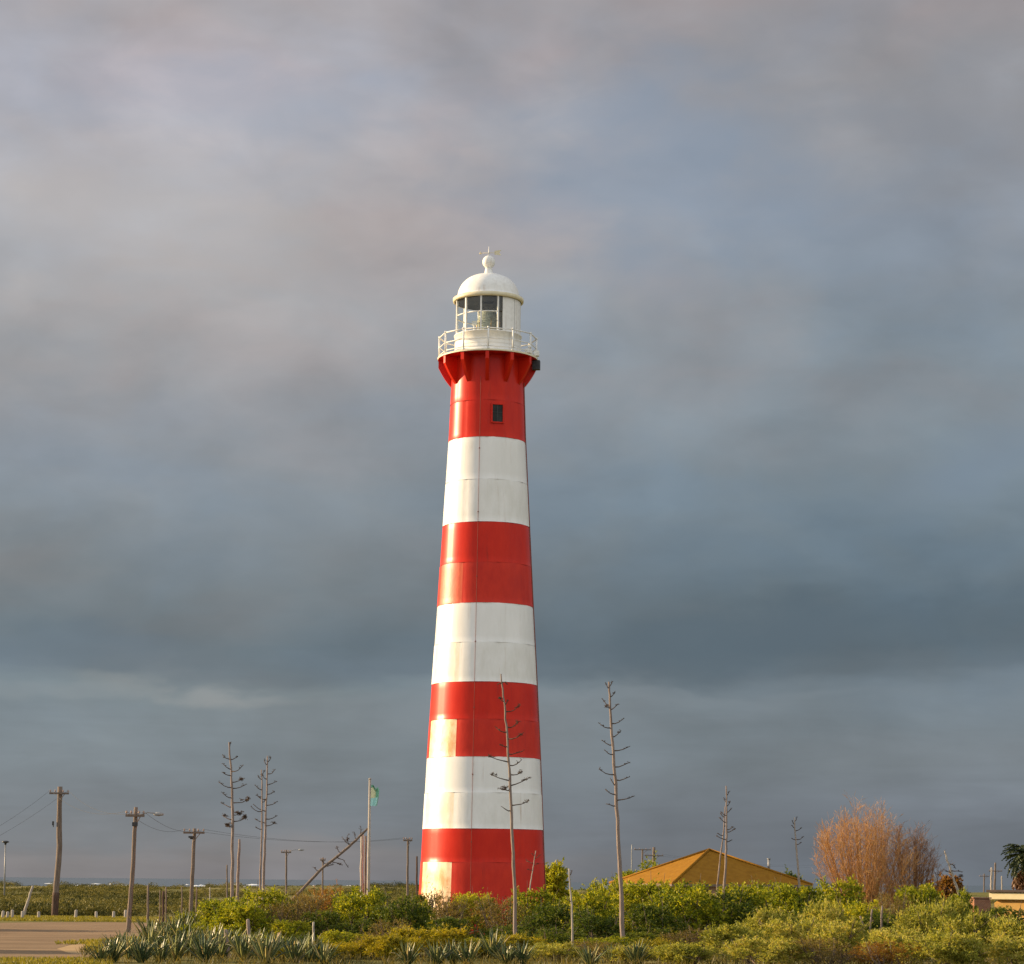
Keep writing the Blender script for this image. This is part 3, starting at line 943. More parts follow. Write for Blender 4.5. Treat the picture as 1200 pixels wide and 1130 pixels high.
# flagpole and flag
fd = 118
f = P(431.5, 1052, fd); tp = P(433.5, 914, fd)
root = empty('flagpole', (f.x, fd, 0), 'tall thin white flagpole left of the lighthouse', 'flagpole')
mb = MB(); mb.tube([(f.x - 0.02, fd, -0.2), f, tp], [0.085, 0.08, 0.055], 8); mb.build('pole', M_PALEWOOD, root)
mb = MB(); mb.lathe([(0, -0.03), (0.07, 0.02), (0.07, 0.06), (0, 0.11)], 10, 0, c=tp); mb.build('finial', M_PALEWOOD, root)
flag_m = [noisy('flag_turquoise', (0.34, 0.66, 0.62), (0.46, 0.74, 0.70), 5, 0.8, 0.1), noisy('flag_cream', (0.62, 0.62, 0.36), (0.7, 0.7, 0.46), 5, 0.8, 0.1), noisy('flag_green', (0.16, 0.40, 0.27), (0.22, 0.48, 0.34), 5, 0.8, 0.1)]
mb = MB()
ny_, nx_ = 16, 10
k_ = fd / FPX
for side in (0, 1):
    vs = []
    for j in range(ny_ + 1):
        v = j / ny_                      # 0 top .. 1 bottom
        wd = (2.5 + 7.5 * min(1, (v / 0.45)) if v < 0.45 else 10.0 - 2.6 * ((v - 0.45) / 0.55)) * k_
        for i in range(nx_ + 1):
            u = i / nx_
            z = tp.z - 0.25 - v * 1.02 + (0.34 * u * u * (1 - v) if v > 0.25 else 0.0) * (1 if v < 0.6 else 0.4)
            y = fd - 0.05 + 0.07 * math.sin(u * 11 + v * 2) * u + side * 0.006
            vs.append((tp.x - 0.02 * v + 0.07 + wd * u, y, z))
    fs = []; 
    for j in range(ny_):
        for i in range(nx_):
            q_ = (j * (nx_ + 1) + i, j * (nx_ + 1) + i + 1, (j + 1) * (nx_ + 1) + i + 1, (j + 1) * (nx_ + 1) + i)
            u = (i + .5) / nx_; v = (j + .5) / ny_
            mt = 0 if v > 0.62 else (2 if u > 0.62 or v < 0.12 else 1)
            if v > 0.62 and u > 0.85: mt = 2
            mb.add([vs[x] for x in q_], [(0, 1, 2, 3)], mt)
tag(mb.build('flag', flag_m, None, (tp.x, fd, tp.z - 0.5)), 'limp green, cream and turquoise flag hanging from the flagpole', 'flag')


# ------------------------------------------------------------------ dead flower stalks
def tuft(mb_, p, size, rg, n=9):
    for _ in range(n):
        d = Vector((rg.gauss(0, 1), rg.gauss(0, 1), rg.gauss(0.5, 0.8))).normalized()
        q_ = p + Vector((rg.uniform(-1, 1), rg.uniform(-1, 1), rg.uniform(-0.4, 0.5))) * size
        l = size * rg.uniform(0.5, 1.0)
        mb_.tube([q_, q_ + d * l * 0.5, q_ + d * l], [0.006, size * 0.17, 0.004], 4, 0, False)


def dead_stalk(label, path, D, r0, r1, branches, stem_mat=M_GREYWOOD, seed=1, group='dead flower stalks', tufty=1.0, depth=1.0, sink=True):
    """path: photo points from foot to tip; branches: (py, reach px, rise px, tuft size in px)"""
    rg = random.Random(seed)
    pts = [P(x, y, D) for x, y in path]
    if sink:
        d = pts[1] - pts[0]
        zg = -0.15
        if pts[0].z > zg: pts.insert(0, pts[0] - d * ((pts[0].z - zg) / max(d.z, 0.1)))
    fine_ = []
    for a, b in zip(pts, pts[1:]):
        for k in range(4): fine_.append(a.lerp(b, k / 4))
    fine_.append(pts[-1])
    for i in range(1, len(fine_) - 1):
        fine_[i] = fine_[i] + Vector((rg.uniform(-1, 1), rg.uniform(-1, 1), 0)) * r0 * 0.15
    n = len(fine_) - 1
    root = empty('dead_stalk', (pts[0].x, D, 0), label, 'dead stalk', group)
    mb_ = MB()
    rad = []
    zs_ = [p.z for p in fine_]
    for i in range(n + 1):
        u = i / n
        rad.append((r0 + (r1 - r0) * u ** 0.8) * 0.80 * (1 + 0.09 * rg.uniform(-1, 1)))
    mb_.tube(fine_, rad, 8)
    mb_.build('stem', stem_mat, root)
    k_ = D / FPX
    for (py, reach, rise, ts) in branches:
        # find the point on the stem at this height
        best = min(range(n + 1), key=lambda i: abs(P(600, py, D).z - fine_[i].z))
        zt_ = P(600 + (path[-1][0] - 600) * 1.0, py, D).z
        a = None
        for i in range(n):
            if min(fine_[i].z, fine_[i + 1].z) <= zt_ <= max(fine_[i].z, fine_[i + 1].z):
                u = (zt_ - fine_[i].z) / (fine_[i + 1].z - fine_[i].z + 1e-9)
                a = fine_[i].lerp(fine_[i + 1], u)
        if a is None: a = fine_[-1]
        L = abs(reach) * k_
        dy = rg.uniform(-1, 1) * L * 0.7 * depth
        tip = a + Vector((reach * k_, dy, rise * k_))
        jit = rg.uniform(0.12, 0.5)
        mid = a + Vector((reach * k_ * 0.58, dy * 0.58, rise * k_ * jit))
        b_ = MB()
        rb_ = max(0.010, min(0.019, r1 * 0.6))
        q1 = a.lerp(mid, 0.5) + Vector((0, 0, -0.02 * rg.uniform(0, 2)))
        b_.tube([a, q1, mid, tip], [rb_ * 1.5, rb_ * 1.1, rb_ * 0.9, rb_ * 0.6], 5)
        if ts > 0:
            for _ in range(4 + int(ts)):
                s_ = rg.uniform(0.15, 1.0)
                c_ = mid.lerp(tip, s_)
                e_ = c_ + Vector((rg.uniform(-1, 1), rg.uniform(-1, 1), rg.uniform(-0.2, 1))) * ts * k_ * rg.uniform(0.3, 0.85)
                b_.tube([c_, e_], [rb_ * 0.6, rb_ * 0.35], 4)
                tuft(b_, e_, ts * k_ * (0.34 if ts < 3 else 0.44), rg, int(4 + ts * (1.0 if ts < 3 else 1.8) * tufty))
        b_.build('branch', M_DRYPOD, root)
    return root


dead_stalk('tallest dead stalk, curving up in front of the right half of the lighthouse',
           [(604.5, 1122), (603.5, 1060), (601.5, 1000), (599, 945), (596.5, 900), (594, 860), (591, 825), (587, 790)], 92, 0.115, 0.036,
           [(799, 7, -4, 2.0), (800, -5, -3, 1.6), (822, -6, 4, 3.0), (826, 4, 6, 2.0), (834, 17, 8, 3.0), (852, 14, 6, 3.0), (866, 19, 7, 3.2), (858, -13, 5, 2.4), (875, -9, 2, 2.6), (884, 17, 4, 2.6),
            (893, -23, 6, 3.2), (897, 15, 7, 2.8), (908, 15, 4, 3.6), (915, -22, 7, 3.8), (921, 22, 9, 3.8), (926, -11, 1, 4.6), (944, 21, 6, 3.2), (950, -12, 5, 0.8)], seed=11)
dead_stalk('tall dead stalk standing alone against the sky, right of the lighthouse',
           [(730, 1124), (729, 1070), (726.5, 1010), (723.5, 960), (720.5, 905), (717, 860), (714.5, 820), (713.5, 799)], 92, 0.125, 0.045,
           [(803, 4, 5, 2.2), (806, -4, 5, 2.0), (816, 6, 6, 2.2), (826, -8, 6, 2.6), (829, -5, 0, 3.2), (832, 9, 7, 2.4), (848, 15, 6, 2.2), (853, -14, 5, 2.2), (864, 11, 8, 2.4), (873, -13, 6, 2.0),
            (880, 20, 6, 2.4), (884, -11, 5, 1.4), (899, 19, 6, 2.4), (908, -19, 6, 2.6), (914, 17, 4, 2.0), (921, -7, 9, 1.2), (931, -13, 6, 1.8), (938, 21, 5, 2.4), (944, -12, 2, 1.6)], seed=12)
dead_stalk('dead stalk with black drooping tufts, taller of the left pair',
           [(271.5, 1062), (272.5, 1010), (272.5, 960), (272, 925), (270.5, 900), (268.5, 870)], 108, 0.125, 0.04,
           [(876, 1, 6, 2.2), (890, 9, 3, 2.4), (890, -9, 5, 2.4), (902, -10, 7, 2.4), (904, 14, 6, 2.6), (909, -11, 4, 2.2), (917, 13, 5, 3.6), (924, 16, 5, 2.8), (923, -15, 6, 2.6), (935, -12, 6, 2.6),
            (941, 19, 5, 4.6), (946, -14, 5, 2.6), (955, 9, 2, 4.8), (961, -13, 5, 3.2), (963, 15, 5, 4.2), (968, -7, 0, 4.6)], seed=13, tufty=1.5)
dead_stalk('thick pale dead stalk with fine upper branches, rear left of the flagpole',
           [(308.5, 1044), (310, 1000), (311.5, 960), (312.5, 925), (313.5, 886)], 116, 0.11, 0.035,
           [(893, 4, 6, 2.4), (896, -4, 6, 2.0), (907, 9, 6, 2.2), (913, -6, 5, 2.0), (920, 11, 4, 2.4), (931, 9, 4, 2.0), (937, -11, 5, 2.2), (944, 13, 5, 2.8), (951, -14, 8, 1.6), (960, 14, 4, 2.0), (968, 11, 3, 3.0), (965, -13, 5, 1.8)], seed=14)
dead_stalk('slim dead stalk leaning close against the thick pale stalk',
           [(304.5, 1044), (306, 1000), (307, 960), (307, 920), (306.5, 902)], 114, 0.075, 0.03,
           [(908, 4, 5, 1.8), (914, -5, 5, 2.0), (926, -8, 6, 2.0), (934, -7, 2, 2.2), (940, 5, 4, 2.0), (951, -13, 6, 1.6), (972, -7, 2, 1.8)], seed=15)
dead_stalk('dark dead stalk in front of the brown roof, taller of two',
           [(848.5, 1047), (850.5, 1010), (851.5, 980), (851.5, 950), (851, 921)], 112, 0.10, 0.035,
           [(932, 3, 4, 2.0), (940, -3, 5, 2.0), (944, 4, 4, 2.4), (952, 6, 5, 1.8), (956, -6, 4, 1.8), (964, -9, 6, 1.8), (972, 8, 3, 2.2), (975, 11, 4, 2.4), (984, -12, 4, 1.8), (987, 7, 3, 1.8)], seed=16)
dead_stalk('slim dead stalk crossing in front of the brown roof, shorter of two',
           [(840, 1045), (843, 1015), (846, 990), (848.5, 970), (849.5, 945)], 114, 0.065, 0.03,
           [(958, -5, 5, 1.8), (968, 4, 5, 1.8), (979, -7, 2, 1.8)], seed=17)
dead_stalk('small pale dead stalk left of the orange bare tree',
           [(936.5, 1034), (934.5, 1010), (932.5, 985), (931, 958)], 118, 0.09, 0.035,
           [(962, 3, 5, 1.8), (970, -4, 3, 1.6), (974, 8, 4, 1.8), (984, 10, 4, 1.8), (984, -5, 1, 1.6), (990, 7, 3, 1.6), (966, -3, 5, 1.6)], seed=18, stem_mat=M_PALEWOOD)
dead_stalk('thin dead stem with a short fork, left of the lone tall stalk',
           [(671, 1116), (671, 1090), (670, 1060), (668, 1040), (667, 1018)], 90, 0.065, 0.035,
           [(1056, -5, 4, 0), (1026, 3, 6, 1.4)], stem_mat=M_PALEWOOD, seed=19)
dead_stalk('short pinkish dead stem against the red foot of the lighthouse',
           [(620.5, 1045), (622.5, 1030), (625.5, 1012), (628, 997)], 110, 0.05, 0.02,
           [(1003, -4, 3, 1.4), (1006, 7, 4, 1.8), (1012, -9, 3, 2.2), (1014, 6, 2, 1.6), (1020, -7, 1, 1.4)], stem_mat=M_PALEWOOD, seed=20)
dead_stalk('bleached bent dead trunk leaning left beside the orange tree',
           [(1121, 1040), (1116, 1025), (1110, 1008), (1107, 997)], 112, 0.10, 0.04,
           [(1012, 9, -6, 2.4), (1020, 12, -2, 2.6), (1022, -8, 1, 2.2), (1028, 10, 1, 3.0)], stem_mat=M_PALEWOOD, seed=21)
# the fallen one leaning on the pale post
dead_stalk('fallen grey dead stalk leaning diagonally onto the pale post',
           [(347, 1050), (360, 1036), (378, 1017), (400, 1000), (417, 985), (431, 971)], 120, 0.10, 0.07,
           [(1000, -6, 8, 2.8), (992, -3, 12, 3.2), (990, -10, 8, 2.4), (985, -2, 9, 2.8), (980, 1, 10, 2.6), (1010, 12, -4, 3.0), (1015, 9, 1, 2.6), (1022, -6, 5, 2.2), (1005, 14, -12, 1.8), (1013, -8, 4, 2.0)], seed=22, depth=0.4, stem_mat=M_WOOD, sink=True)
for (fx, fy, tx, ty, D, lab) in ((269, 1134, 264.5, 1090, 84, 'stout broken dead stem among agaves, leftmost of the foreground stems'),
                                 (293, 1125, 290.5, 1078, 88, 'stout pale dead stem beside the yellow green bush'),
                                 (326, 1125, 327.5, 1094, 88, 'blunt pale stem right of the stout stems')):
    simple_pole(lab, (fx, fy), (tx, ty), D, 0.085, M_GREYWOOD, 'broken_stalk', 'broken stalk', 'broken dead stems in the foreground')

# ------------------------------------------------------------------ shrubs
L_WATTLE = leafmat('wattle_leaf', [(0.030, 0.055, 0.006), (0.14, 0.18, 0.011), (0.33, 0.34, 0.020), (0.48, 0.42, 0.030)])
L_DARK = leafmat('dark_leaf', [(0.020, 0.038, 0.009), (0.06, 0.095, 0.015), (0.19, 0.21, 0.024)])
L_TAN = leafmat('dry_leaf', [(0.06, 0.05, 0.02), (0.14, 0.105, 0.035), (0.26, 0.19, 0.06)])
L_SALT = leafmat('saltbush_leaf', [(0.07, 0.08, 0.014), (0.20, 0.215, 0.030), (0.38, 0.37, 0.066), (0.50, 0.41, 0.11)])
L_YEL = leafmat('yellow_herb_leaf', [(0.08, 0.09, 0.008), (0.24, 0.21, 0.013), (0.42, 0.33, 0.022)])
L_RUST = leafmat('rusty_leaf', [(0.10, 0.045, 0.012), (0.22, 0.10, 0.02), (0.30, 0.17, 0.03)])
M_TWIG = noisy('twig_bark', (0.13, 0.095, 0.07), (0.25, 0.19, 0.145), 8.0, 0.85, 0.1)


def unit(a):
    return a / np.maximum(np.linalg.norm(a, axis=-1, keepdims=True), 1e-9)


def leaf_quads(rng, base, direc, length, width):
    n = len(base)
    side = unit(np.cross(direc, unit(rng.normal(size=(n, 3)))))
    nrm = np.cross(direc, side)
    mid = base + direc * (length * 0.45)[:, None] + nrm * (length * 0.06)[:, None]
    tip = base + direc * length[:, None]
    hw = (width * 0.5)[:, None]
    return np.stack([base, mid - side * hw, tip, mid + side * hw], axis=1)


def foliage(rng, wx, wy, h, nl, sprigs, per, ll, lw, sl, zlow=0.12, lobe=(0.2, 0.38), up=0.35):
    th = rng.uniform(0, 2 * np.pi, nl); rr_ = np.sqrt(rng.uniform(0, 1, nl)) * 0.42
    zc_ = zlow + (0.80 - zlow) * rng.uniform(0, 1, nl) ** 0.8
    shrink = np.sqrt(np.clip(1 - (np.maximum(zc_ - 0.35, 0) / 0.62) ** 2, 0.05, 1))
    C = np.stack([np.cos(th) * rr_ * wx * shrink, np.sin(th) * rr_ * wy * shrink, zc_ * h], axis=1)
    LR = rng.uniform(lobe[0], lobe[1], nl) * min(wx, h * 1.2) * 0.5
    idx = rng.integers(0, nl, sprigs)
    u = unit(rng.normal(size=(sprigs, 3)) + np.array([0, 0, 0.35]))
    p = C[idx] + u * LR[idx][:, None] * rng.uniform(0.66, 1.0, (sprigs, 1))
    sd = unit(u + 0.55 * rng.normal(size=(sprigs, 3)) + np.array([0, 0, up]))
    L = sl * rng.uniform(0.5, 1.5, sprigs) * np.where(rng.uniform(0, 1, sprigs) < 0.10, rng.uniform(1.5, 3.2, sprigs), 1.0)
    tt = rng.uniform(0.05, 1.0, (sprigs, per))
    base = p[:, None, :] + sd[:, None, :] * (L[:, None] * tt)[:, :, None]
    ld = unit(sd[:, None, :] * 0.75 + rng.normal(size=(sprigs, per, 3)) * 0.6)
    base = base.reshape(-1, 3); ld = ld.reshape(-1, 3)
    n = len(base)
    q_ = leaf_quads(rng, base, ld, ll * rng.uniform(0.6, 1.4, n), lw * rng.uniform(0.7, 1.3, n))
    q_[:, :, 2] = np.maximum(q_[:, :, 2], 0.01)
    return q_, C


def shrub_proto(name, seed, mat, wx, wy, h, nl, sprigs, per, ll, lw, sl, nst=10, **kw):
    rng = np.random.default_rng(seed)
    q_, C = foliage(rng, wx, wy, h, nl, sprigs, per, ll, lw, sl, **kw)
    root = bpy.data.objects.new(name, None)
    root.empty_display_size = 0.3
    COL.objects.link(root)
    quads('foliage', q_, mat, root)
    mb_ = MB()
    rg = random.Random(seed)
    for i in range(min(nst, len(C))):
        c_ = Vector(C[i]); b0 = Vector((c_.x * 0.25 + rg.uniform(-.1, .1), c_.y * 0.25 + rg.uniform(-.1, .1), -0.1))
        m_ = b0.lerp(c_, 0.5) + Vector((rg.uniform(-.15, .15), rg.uniform(-.15, .15), rg.uniform(-.1, .1)))
        mb_.tube([b0, m_, c_, c_ + (c_ - m_) * 0.8], [0.04, 0.03, 0.018, 0.006], 5, 0, False)
        for _ in range(2):
            e_ = c_ + Vector((rg.gauss(0, 1), rg.gauss(0, 1), rg.gauss(.5, .7))) * 0.28
            mb_.tube([m_.lerp(c_, rg.uniform(.3, 1)), e_], [0.014, 0.004], 4, 0, False)
    mb_.build('stems', M_TWIG, root)
    root['size'] = (wx, h)
    return root


PROTO = {}
for s_ in range(3):
    PROTO['wattle', s_] = shrub_proto('shrub', 100 + s_, L_WATTLE, 3.4, 2.8, 2.5, 46, 1150, 10, 0.13, 0.055, 0.17, 14, lobe=(0.13, 0.27))
    PROTO['salt', s_] = shrub_proto('shrub', 140 + s_, L_SALT, 2.6, 2.2, 1.2, 34, 980, 10, 0.10, 0.032, 0.17, 8, up=0.7, lobe=(0.13, 0.28))
for s_ in range(2):
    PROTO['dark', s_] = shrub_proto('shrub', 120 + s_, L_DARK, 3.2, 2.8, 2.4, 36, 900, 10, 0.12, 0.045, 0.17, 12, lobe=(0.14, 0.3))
    PROTO['tan', s_] = shrub_proto('shrub', 130 + s_, L_TAN, 2.8, 2.4, 2.0, 24, 520, 10, 0.11, 0.024, 0.28, 22)
    PROTO['yellow', s_] = shrub_proto('shrub', 150 + s_, L_YEL, 2.6, 2.2, 1.0, 30, 900, 10, 0.11, 0.03, 0.18, 6, up=0.9, lobe=(0.14, 0.3))
PROTO['rust', 0] = shrub_proto('shrub', 160, L_RUST, 2.2, 2.0, 1.9, 18, 480, 10, 0.11, 0.028, 0.22, 14)
used = set()


def shrub(kind, var, px, py, D, wpx_, label, rot=None, sink=0.0):
    src = PROTO[kind, var]
    top = P(px, py, D)
    wx, h = src['size']
    sx = wpx_ * D / FPX / (wx * 1.18)
    sz = (top.z - sink) / (h * 1.0)
    o = src if (kind, var) not in used else copy_tree(src)
    used.add((kind, var))
    o.location = (top.x, D, sink)
    o.rotation_euler = (0, 0, rot if rot is not None else (px * 0.7) % 6.28)
    o.scale = (sx, sx, sz)
    tag(o, label, 'shrub', 'coastal shrubs')
    return o


SH = [
    # back row, left to right
    ('wattle', 0, 262, 1052, 100, 92, 'bright yellow green shrub at the foot of the tufted dead stalk'),
    ('wattle', 1, 312, 1040, 106, 100, 'olive shrub under the thick pale dead stalk'),
    ('tan', 0, 352, 1044, 107, 84, 'brownish twiggy shrub at the foot of the fallen stalk'),
    ('rust', 0, 384, 1040, 110, 62, 'rusty orange shrub behind the fallen stalk foot'),
    ('wattle', 2, 420, 1036, 106, 104, 'large yellow green shrub at the foot of the flagpole'),
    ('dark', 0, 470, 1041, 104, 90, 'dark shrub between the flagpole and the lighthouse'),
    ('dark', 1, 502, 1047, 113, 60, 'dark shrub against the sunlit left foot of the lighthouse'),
    ('wattle', 2, 486, 1052, 106, 70, 'small olive shrub left of the lighthouse foot'),
    ('tan', 1, 522, 1045, 108, 90, 'brown shrub before the left foot of the lighthouse'),
    ('wattle', 0, 556, 1046, 112, 84, 'low yellow green shrub at the middle of the lighthouse foot'),
    ('tan', 0, 588, 1049, 106, 96, 'dull brown shrub behind the tallest stalk'),
    ('wattle', 1, 626, 1040, 110, 96, 'olive shrub before the right foot of the lighthouse'),
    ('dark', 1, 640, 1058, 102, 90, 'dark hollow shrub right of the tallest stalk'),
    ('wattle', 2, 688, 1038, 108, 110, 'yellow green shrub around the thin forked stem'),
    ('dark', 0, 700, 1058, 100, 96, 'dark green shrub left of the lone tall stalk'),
    ('wattle', 0, 762, 1031, 110, 110, 'bright shrub under the left eave of the brown roof'),
    ('wattle', 1, 800, 1033, 106, 130, 'broad yellow green shrub before the brown roof'),
    ('dark', 1, 770, 1058, 101, 100, 'dark green shrub right of the lone tall stalk'),
    ('dark', 0, 850, 1036, 108, 120, 'dark shrub at the foot of the roof stalks'),
    ('wattle', 2, 884, 1032, 110, 110, 'yellow green shrub right of the roof stalks'),
    ('wattle', 0, 930, 1036, 106, 108, 'bright rounded shrub under the small pale dead stalk'),
    ('wattle', 1, 985, 1028, 110, 96, 'olive shrub left of the orange tree foot'),
    ('dark', 1, 960, 1060, 102, 90, 'dark shrub under the bright rounded shrub'),
    ('wattle', 2, 1006, 1052, 103, 100, 'yellow green shrub before the orange tree'),
    ('tan', 1, 1040, 1048, 106, 80, 'brown twiggy shrub over the bleached stumps'),
    ('wattle', 0, 1078, 1036, 110, 92, 'green shrub at the right foot of the orange tree'),
    ('dark', 0, 1092, 1052, 105, 84, 'dark olive shrub right of the bleached stumps'),
    ('wattle', 1, 1122, 1042, 109, 66, 'small yellow green shrub under the bleached bent trunk'),
    ('tan', 0, 1118, 1062, 103, 80, 'dark brown shrub left of the brick block'),
    ('dark', 1, 1184, 1062, 106, 100, 'deep green shrub before the cream low building'),
    ('wattle', 1, 732, 1030, 113, 80, 'yellow green shrub hiding the left corner of the house'),
    ('wattle', 0, 902, 1033, 116, 90, 'green shrub hiding the right corner of the house'),
    ('wattle', 2, 712, 1027, 116, 70, 'tallest green shrub at the left end of the brown roof'),
    # middle
    ('dark', 1, 372, 1066, 100, 80, 'dark shrub behind the bleached stick'),
    ('wattle', 0, 338, 1078, 96, 80, 'low green shrub left of the bleached stick'),
    ('dark', 0, 420, 1072, 99, 90, 'dark hollow shrub under the flagpole shrub'),
    ('tan', 1, 462, 1078, 98, 70, 'dry tangled brown shrub left of the yellow bush'),
    ('dark', 1, 530, 1074, 99, 100, 'dark shrub behind the yellow bush'),
    ('dark', 0, 590, 1080, 98, 90, 'dark shrub behind the right agaves'),
    ('wattle', 2, 225, 1080, 98, 66, 'low bright shrub behind the left agaves'),
    # front
    ('yellow', 0, 505, 1090, 88, 150, 'bright yellow bush before the lighthouse, largest of the low ones'),
    ('yellow', 1, 405, 1106, 85, 120, 'low yellow bush right of the bleached stick'),
    ('yellow', 0, 572, 1104, 87, 100, 'low yellow bush left of the tallest stalk foot'),
    ('salt', 0, 648, 1106, 84, 100, 'low tan bush right of the tallest stalk foot'),
    ('tan', 0, 694, 1102, 88, 90, 'low brown bush left of the lone tall stalk foot'),
    ('yellow', 1, 770, 1103, 86, 90, 'low olive bush right of the lone tall stalk foot'),
    ('dark', 0, 1034, 1062, 100, 90, 'dark hollow shrub behind the bleached stumps'),
    ('tan', 1, 806, 1088, 95, 110, 'low brown bush in the hollow below the roof'),
    ('salt', 1, 856, 1084, 88, 120, 'fluffy pale bush with a tall sprig, leftmost of the right foreground'),
    ('salt', 2, 925, 1078, 90, 130, 'fluffy yellow tan bush below the bright rounded shrub'),
    ('salt', 0, 988, 1080, 88, 110, 'fluffy olive bush below and left of the bleached stumps'),
    ('salt', 1, 1046, 1090, 84, 130, 'low fluffy tan bush under the bleached stumps'),
    ('salt', 2, 1086, 1062, 95, 110, 'fluffy yellow bush right of the bleached stumps'),
    ('salt', 0, 1140, 1072, 90, 120, 'fluffy golden bush below the brick block'),
    ('salt', 1, 1190, 1076, 88, 120, 'fluffy golden bush at the right edge'),
    ('salt', 2, 806, 1106, 80, 120, 'low tan bush at the bottom edge, right of the agaves'),
    ('salt', 0, 896, 1100, 80, 140, 'low tan green bush at the bottom edge, below the roof'),
    ('tan', 0, 965, 1098, 80, 120, 'low brown bush at the bottom edge, below the orange tree'),
    ('salt', 2, 1112, 1094, 79, 140, 'low orange tan bush at the bottom edge, below the brick block'),
    ('rust', 0, 1040, 1104, 79, 100, 'low rusty bush at the bottom edge, below the stumps'),
    ('salt', 0, 1190, 1098, 79, 120, 'low golden bush in the bottom right corner'),
    ('yellow', 1, 455, 1098, 84, 110, 'low bright yellow bush below the dry tangled brown shrub'),
    ('wattle', 1, 545, 1098, 90, 110, 'low green bush between the largest yellow bush and the tallest stalk'),
    ('yellow', 0, 610, 1098, 90, 100, 'low yellow green bush around the tallest stalk foot'),
    ('wattle', 2, 708, 1096, 91, 100, 'low green bush around the lone tall stalk foot'),
    ('yellow', 1, 360, 1110, 82, 100, 'low yellow bush at the foot of the bleached stick'),
    ('wattle', 0, 300, 1096, 93, 110, 'low green bush behind the broken dead stems'),
    ('wattle', 1, 252, 1094, 97, 90, 'low green bush under the bright yellow green shrub'),
    ('salt', 1, 740, 1108, 82, 100, 'low tan bush just right of the lone tall stalk foot'),
    ('wattle', 0, 158, 1110, 89, 80, 'low green bush among the leftmost agaves'),
    ('wattle', 2, 206, 1096, 97, 80, 'low green bush among the posts and agaves'),
    ('yellow', 0, 222, 1110, 87, 90, 'low yellow bush left of the leftmost broken stem'),
    ('wattle', 1, 400, 1090, 94, 90, 'low green bush between the bleached stick and the tangled brown bush'),
    ('dark', 0, 196, 1078, 107, 64, 'dark shrub around the burnt post, cutting off the road'),
    ('wattle', 1, 222, 1068, 110, 64, 'green shrub at the foot of the plain power pole'),
    ('tan', 1, 240, 1064, 112, 50, 'small brown shrub right of the plain power pole'),
    ('wattle', 0, 286, 1058, 97, 100, 'broad green shrub between the two bright shrubs on the left'),
    ('tan', 0, 330, 1056, 100, 80, 'brown twiggy shrub right of the stout pale stem'),
    ('dark', 1, 180, 1098, 98, 60, 'low dark shrub right of the lamp pole foot'),
    ('wattle', 2, 834, 1036, 112, 80, 'green shrub hiding the eaves between the roof stalks and the lone tall stalk'),
    ('salt', 1, 905, 1066, 97, 100, 'taller fluffy bush rising below the right end of the brown roof'),
    ('salt', 2, 962, 1058, 99, 90, 'taller fluffy bush below the small pale dead stalk and left of the stumps'),
    ('salt', 0, 1112, 1056, 99, 80, 'taller fluffy bush below the bleached bent trunk'),
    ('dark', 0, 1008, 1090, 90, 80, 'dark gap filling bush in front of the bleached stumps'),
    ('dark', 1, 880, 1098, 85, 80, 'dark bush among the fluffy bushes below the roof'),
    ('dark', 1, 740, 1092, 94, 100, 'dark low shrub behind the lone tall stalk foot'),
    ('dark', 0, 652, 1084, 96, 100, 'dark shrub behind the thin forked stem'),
    ('tan', 1, 440, 1094, 90, 80, 'tangled brown bush left of the largest yellow bush'),
    ('dark', 1, 352, 1096, 92, 90, 'dark low bush behind the agaves and the bleached stick'),
]
for s_ in SH:
    shrub(*s_)

# ------------------------------------------------------------------ agaves
def agave_mat():
    m = material('agave_leaf', (0.10, 0.15, 0.08), 0.42, 0.45)
    t = NT(m.node_tree)
    g = t.node('ShaderNodeNewGeometry')
    f = t.math('ADD', t.math('MULTIPLY', g.outputs['Random Per Island'], 0.7), t.math('MULTIPLY', t.noise(g.outputs['Position'], 4.0), 0.4))
    t.l.new(t.ramp(f, [(0.15, (0.028, 0.05, 0.02)), (0.50, (0.085, 0.11, 0.035)), (0.75, (0.22, 0.21, 0.06)), (0.93, (0.36, 0.26, 0.11))]), t.n['Principled BSDF'].inputs['Base Color'])
    return m
M_AGAVE = agave_mat()


def agave_proto(seed, nleaf, L):
    rg = random.Random(seed)
    mb_ = MB()
    for i in range(nleaf):
        a = i * 2.399 + rg.uniform(-.2, .2)
        tilt = R(4 + 46 * (i / nleaf) ** 1.1 + rg.uniform(-6, 6))
        l = L * rg.uniform(0.7, 1.1) * (1.0 - 0.25 * (1 - i / nleaf))
        wd = 0.058 * rg.uniform(0.75, 1.25)
        out_ = Vector((math.cos(a), math.sin(a), 0)); sd = Vector((-math.sin(a), math.cos(a), 0))
        vs = []; n = 7
        bend = rg.uniform(-0.15, 0.35) if rg.random() > 0.18 else rg.uniform(0.8, 1.9)
        p = out_ * 0.06
        for k in range(n + 1):
            u = k / n
            an = tilt + bend * u * u
            w_ = wd * (0.75 + 1.0 * u - 1.75 * u ** 2.2) if k < n else 0.004
            w_ = max(w_, 0.004)
            d_ = out_ * math.sin(an) + Vector((0, 0, math.cos(an)))
            nn = out_ * math.cos(an) - Vector((0, 0, math.sin(an)))
            th_ = 0.028 * (1 - u) + 0.004
            vs += [p - sd * w_ - nn * 0.3 * w_, p + nn * th_ * 0.2, p + sd * w_ - nn * 0.3 * w_, p + nn * (th_ + 0.1 * w_)]
            p = p + d_ * (l / n)
        fs = []
        for k in range(n):
            for j in range(4):
                fs.append((k * 4 + j, k * 4 + (j + 1) % 4, (k + 1) * 4 + (j + 1) % 4, (k + 1) * 4 + j))
        mb_.add(vs, fs)
    return mb_.build('agave', M_AGAVE)

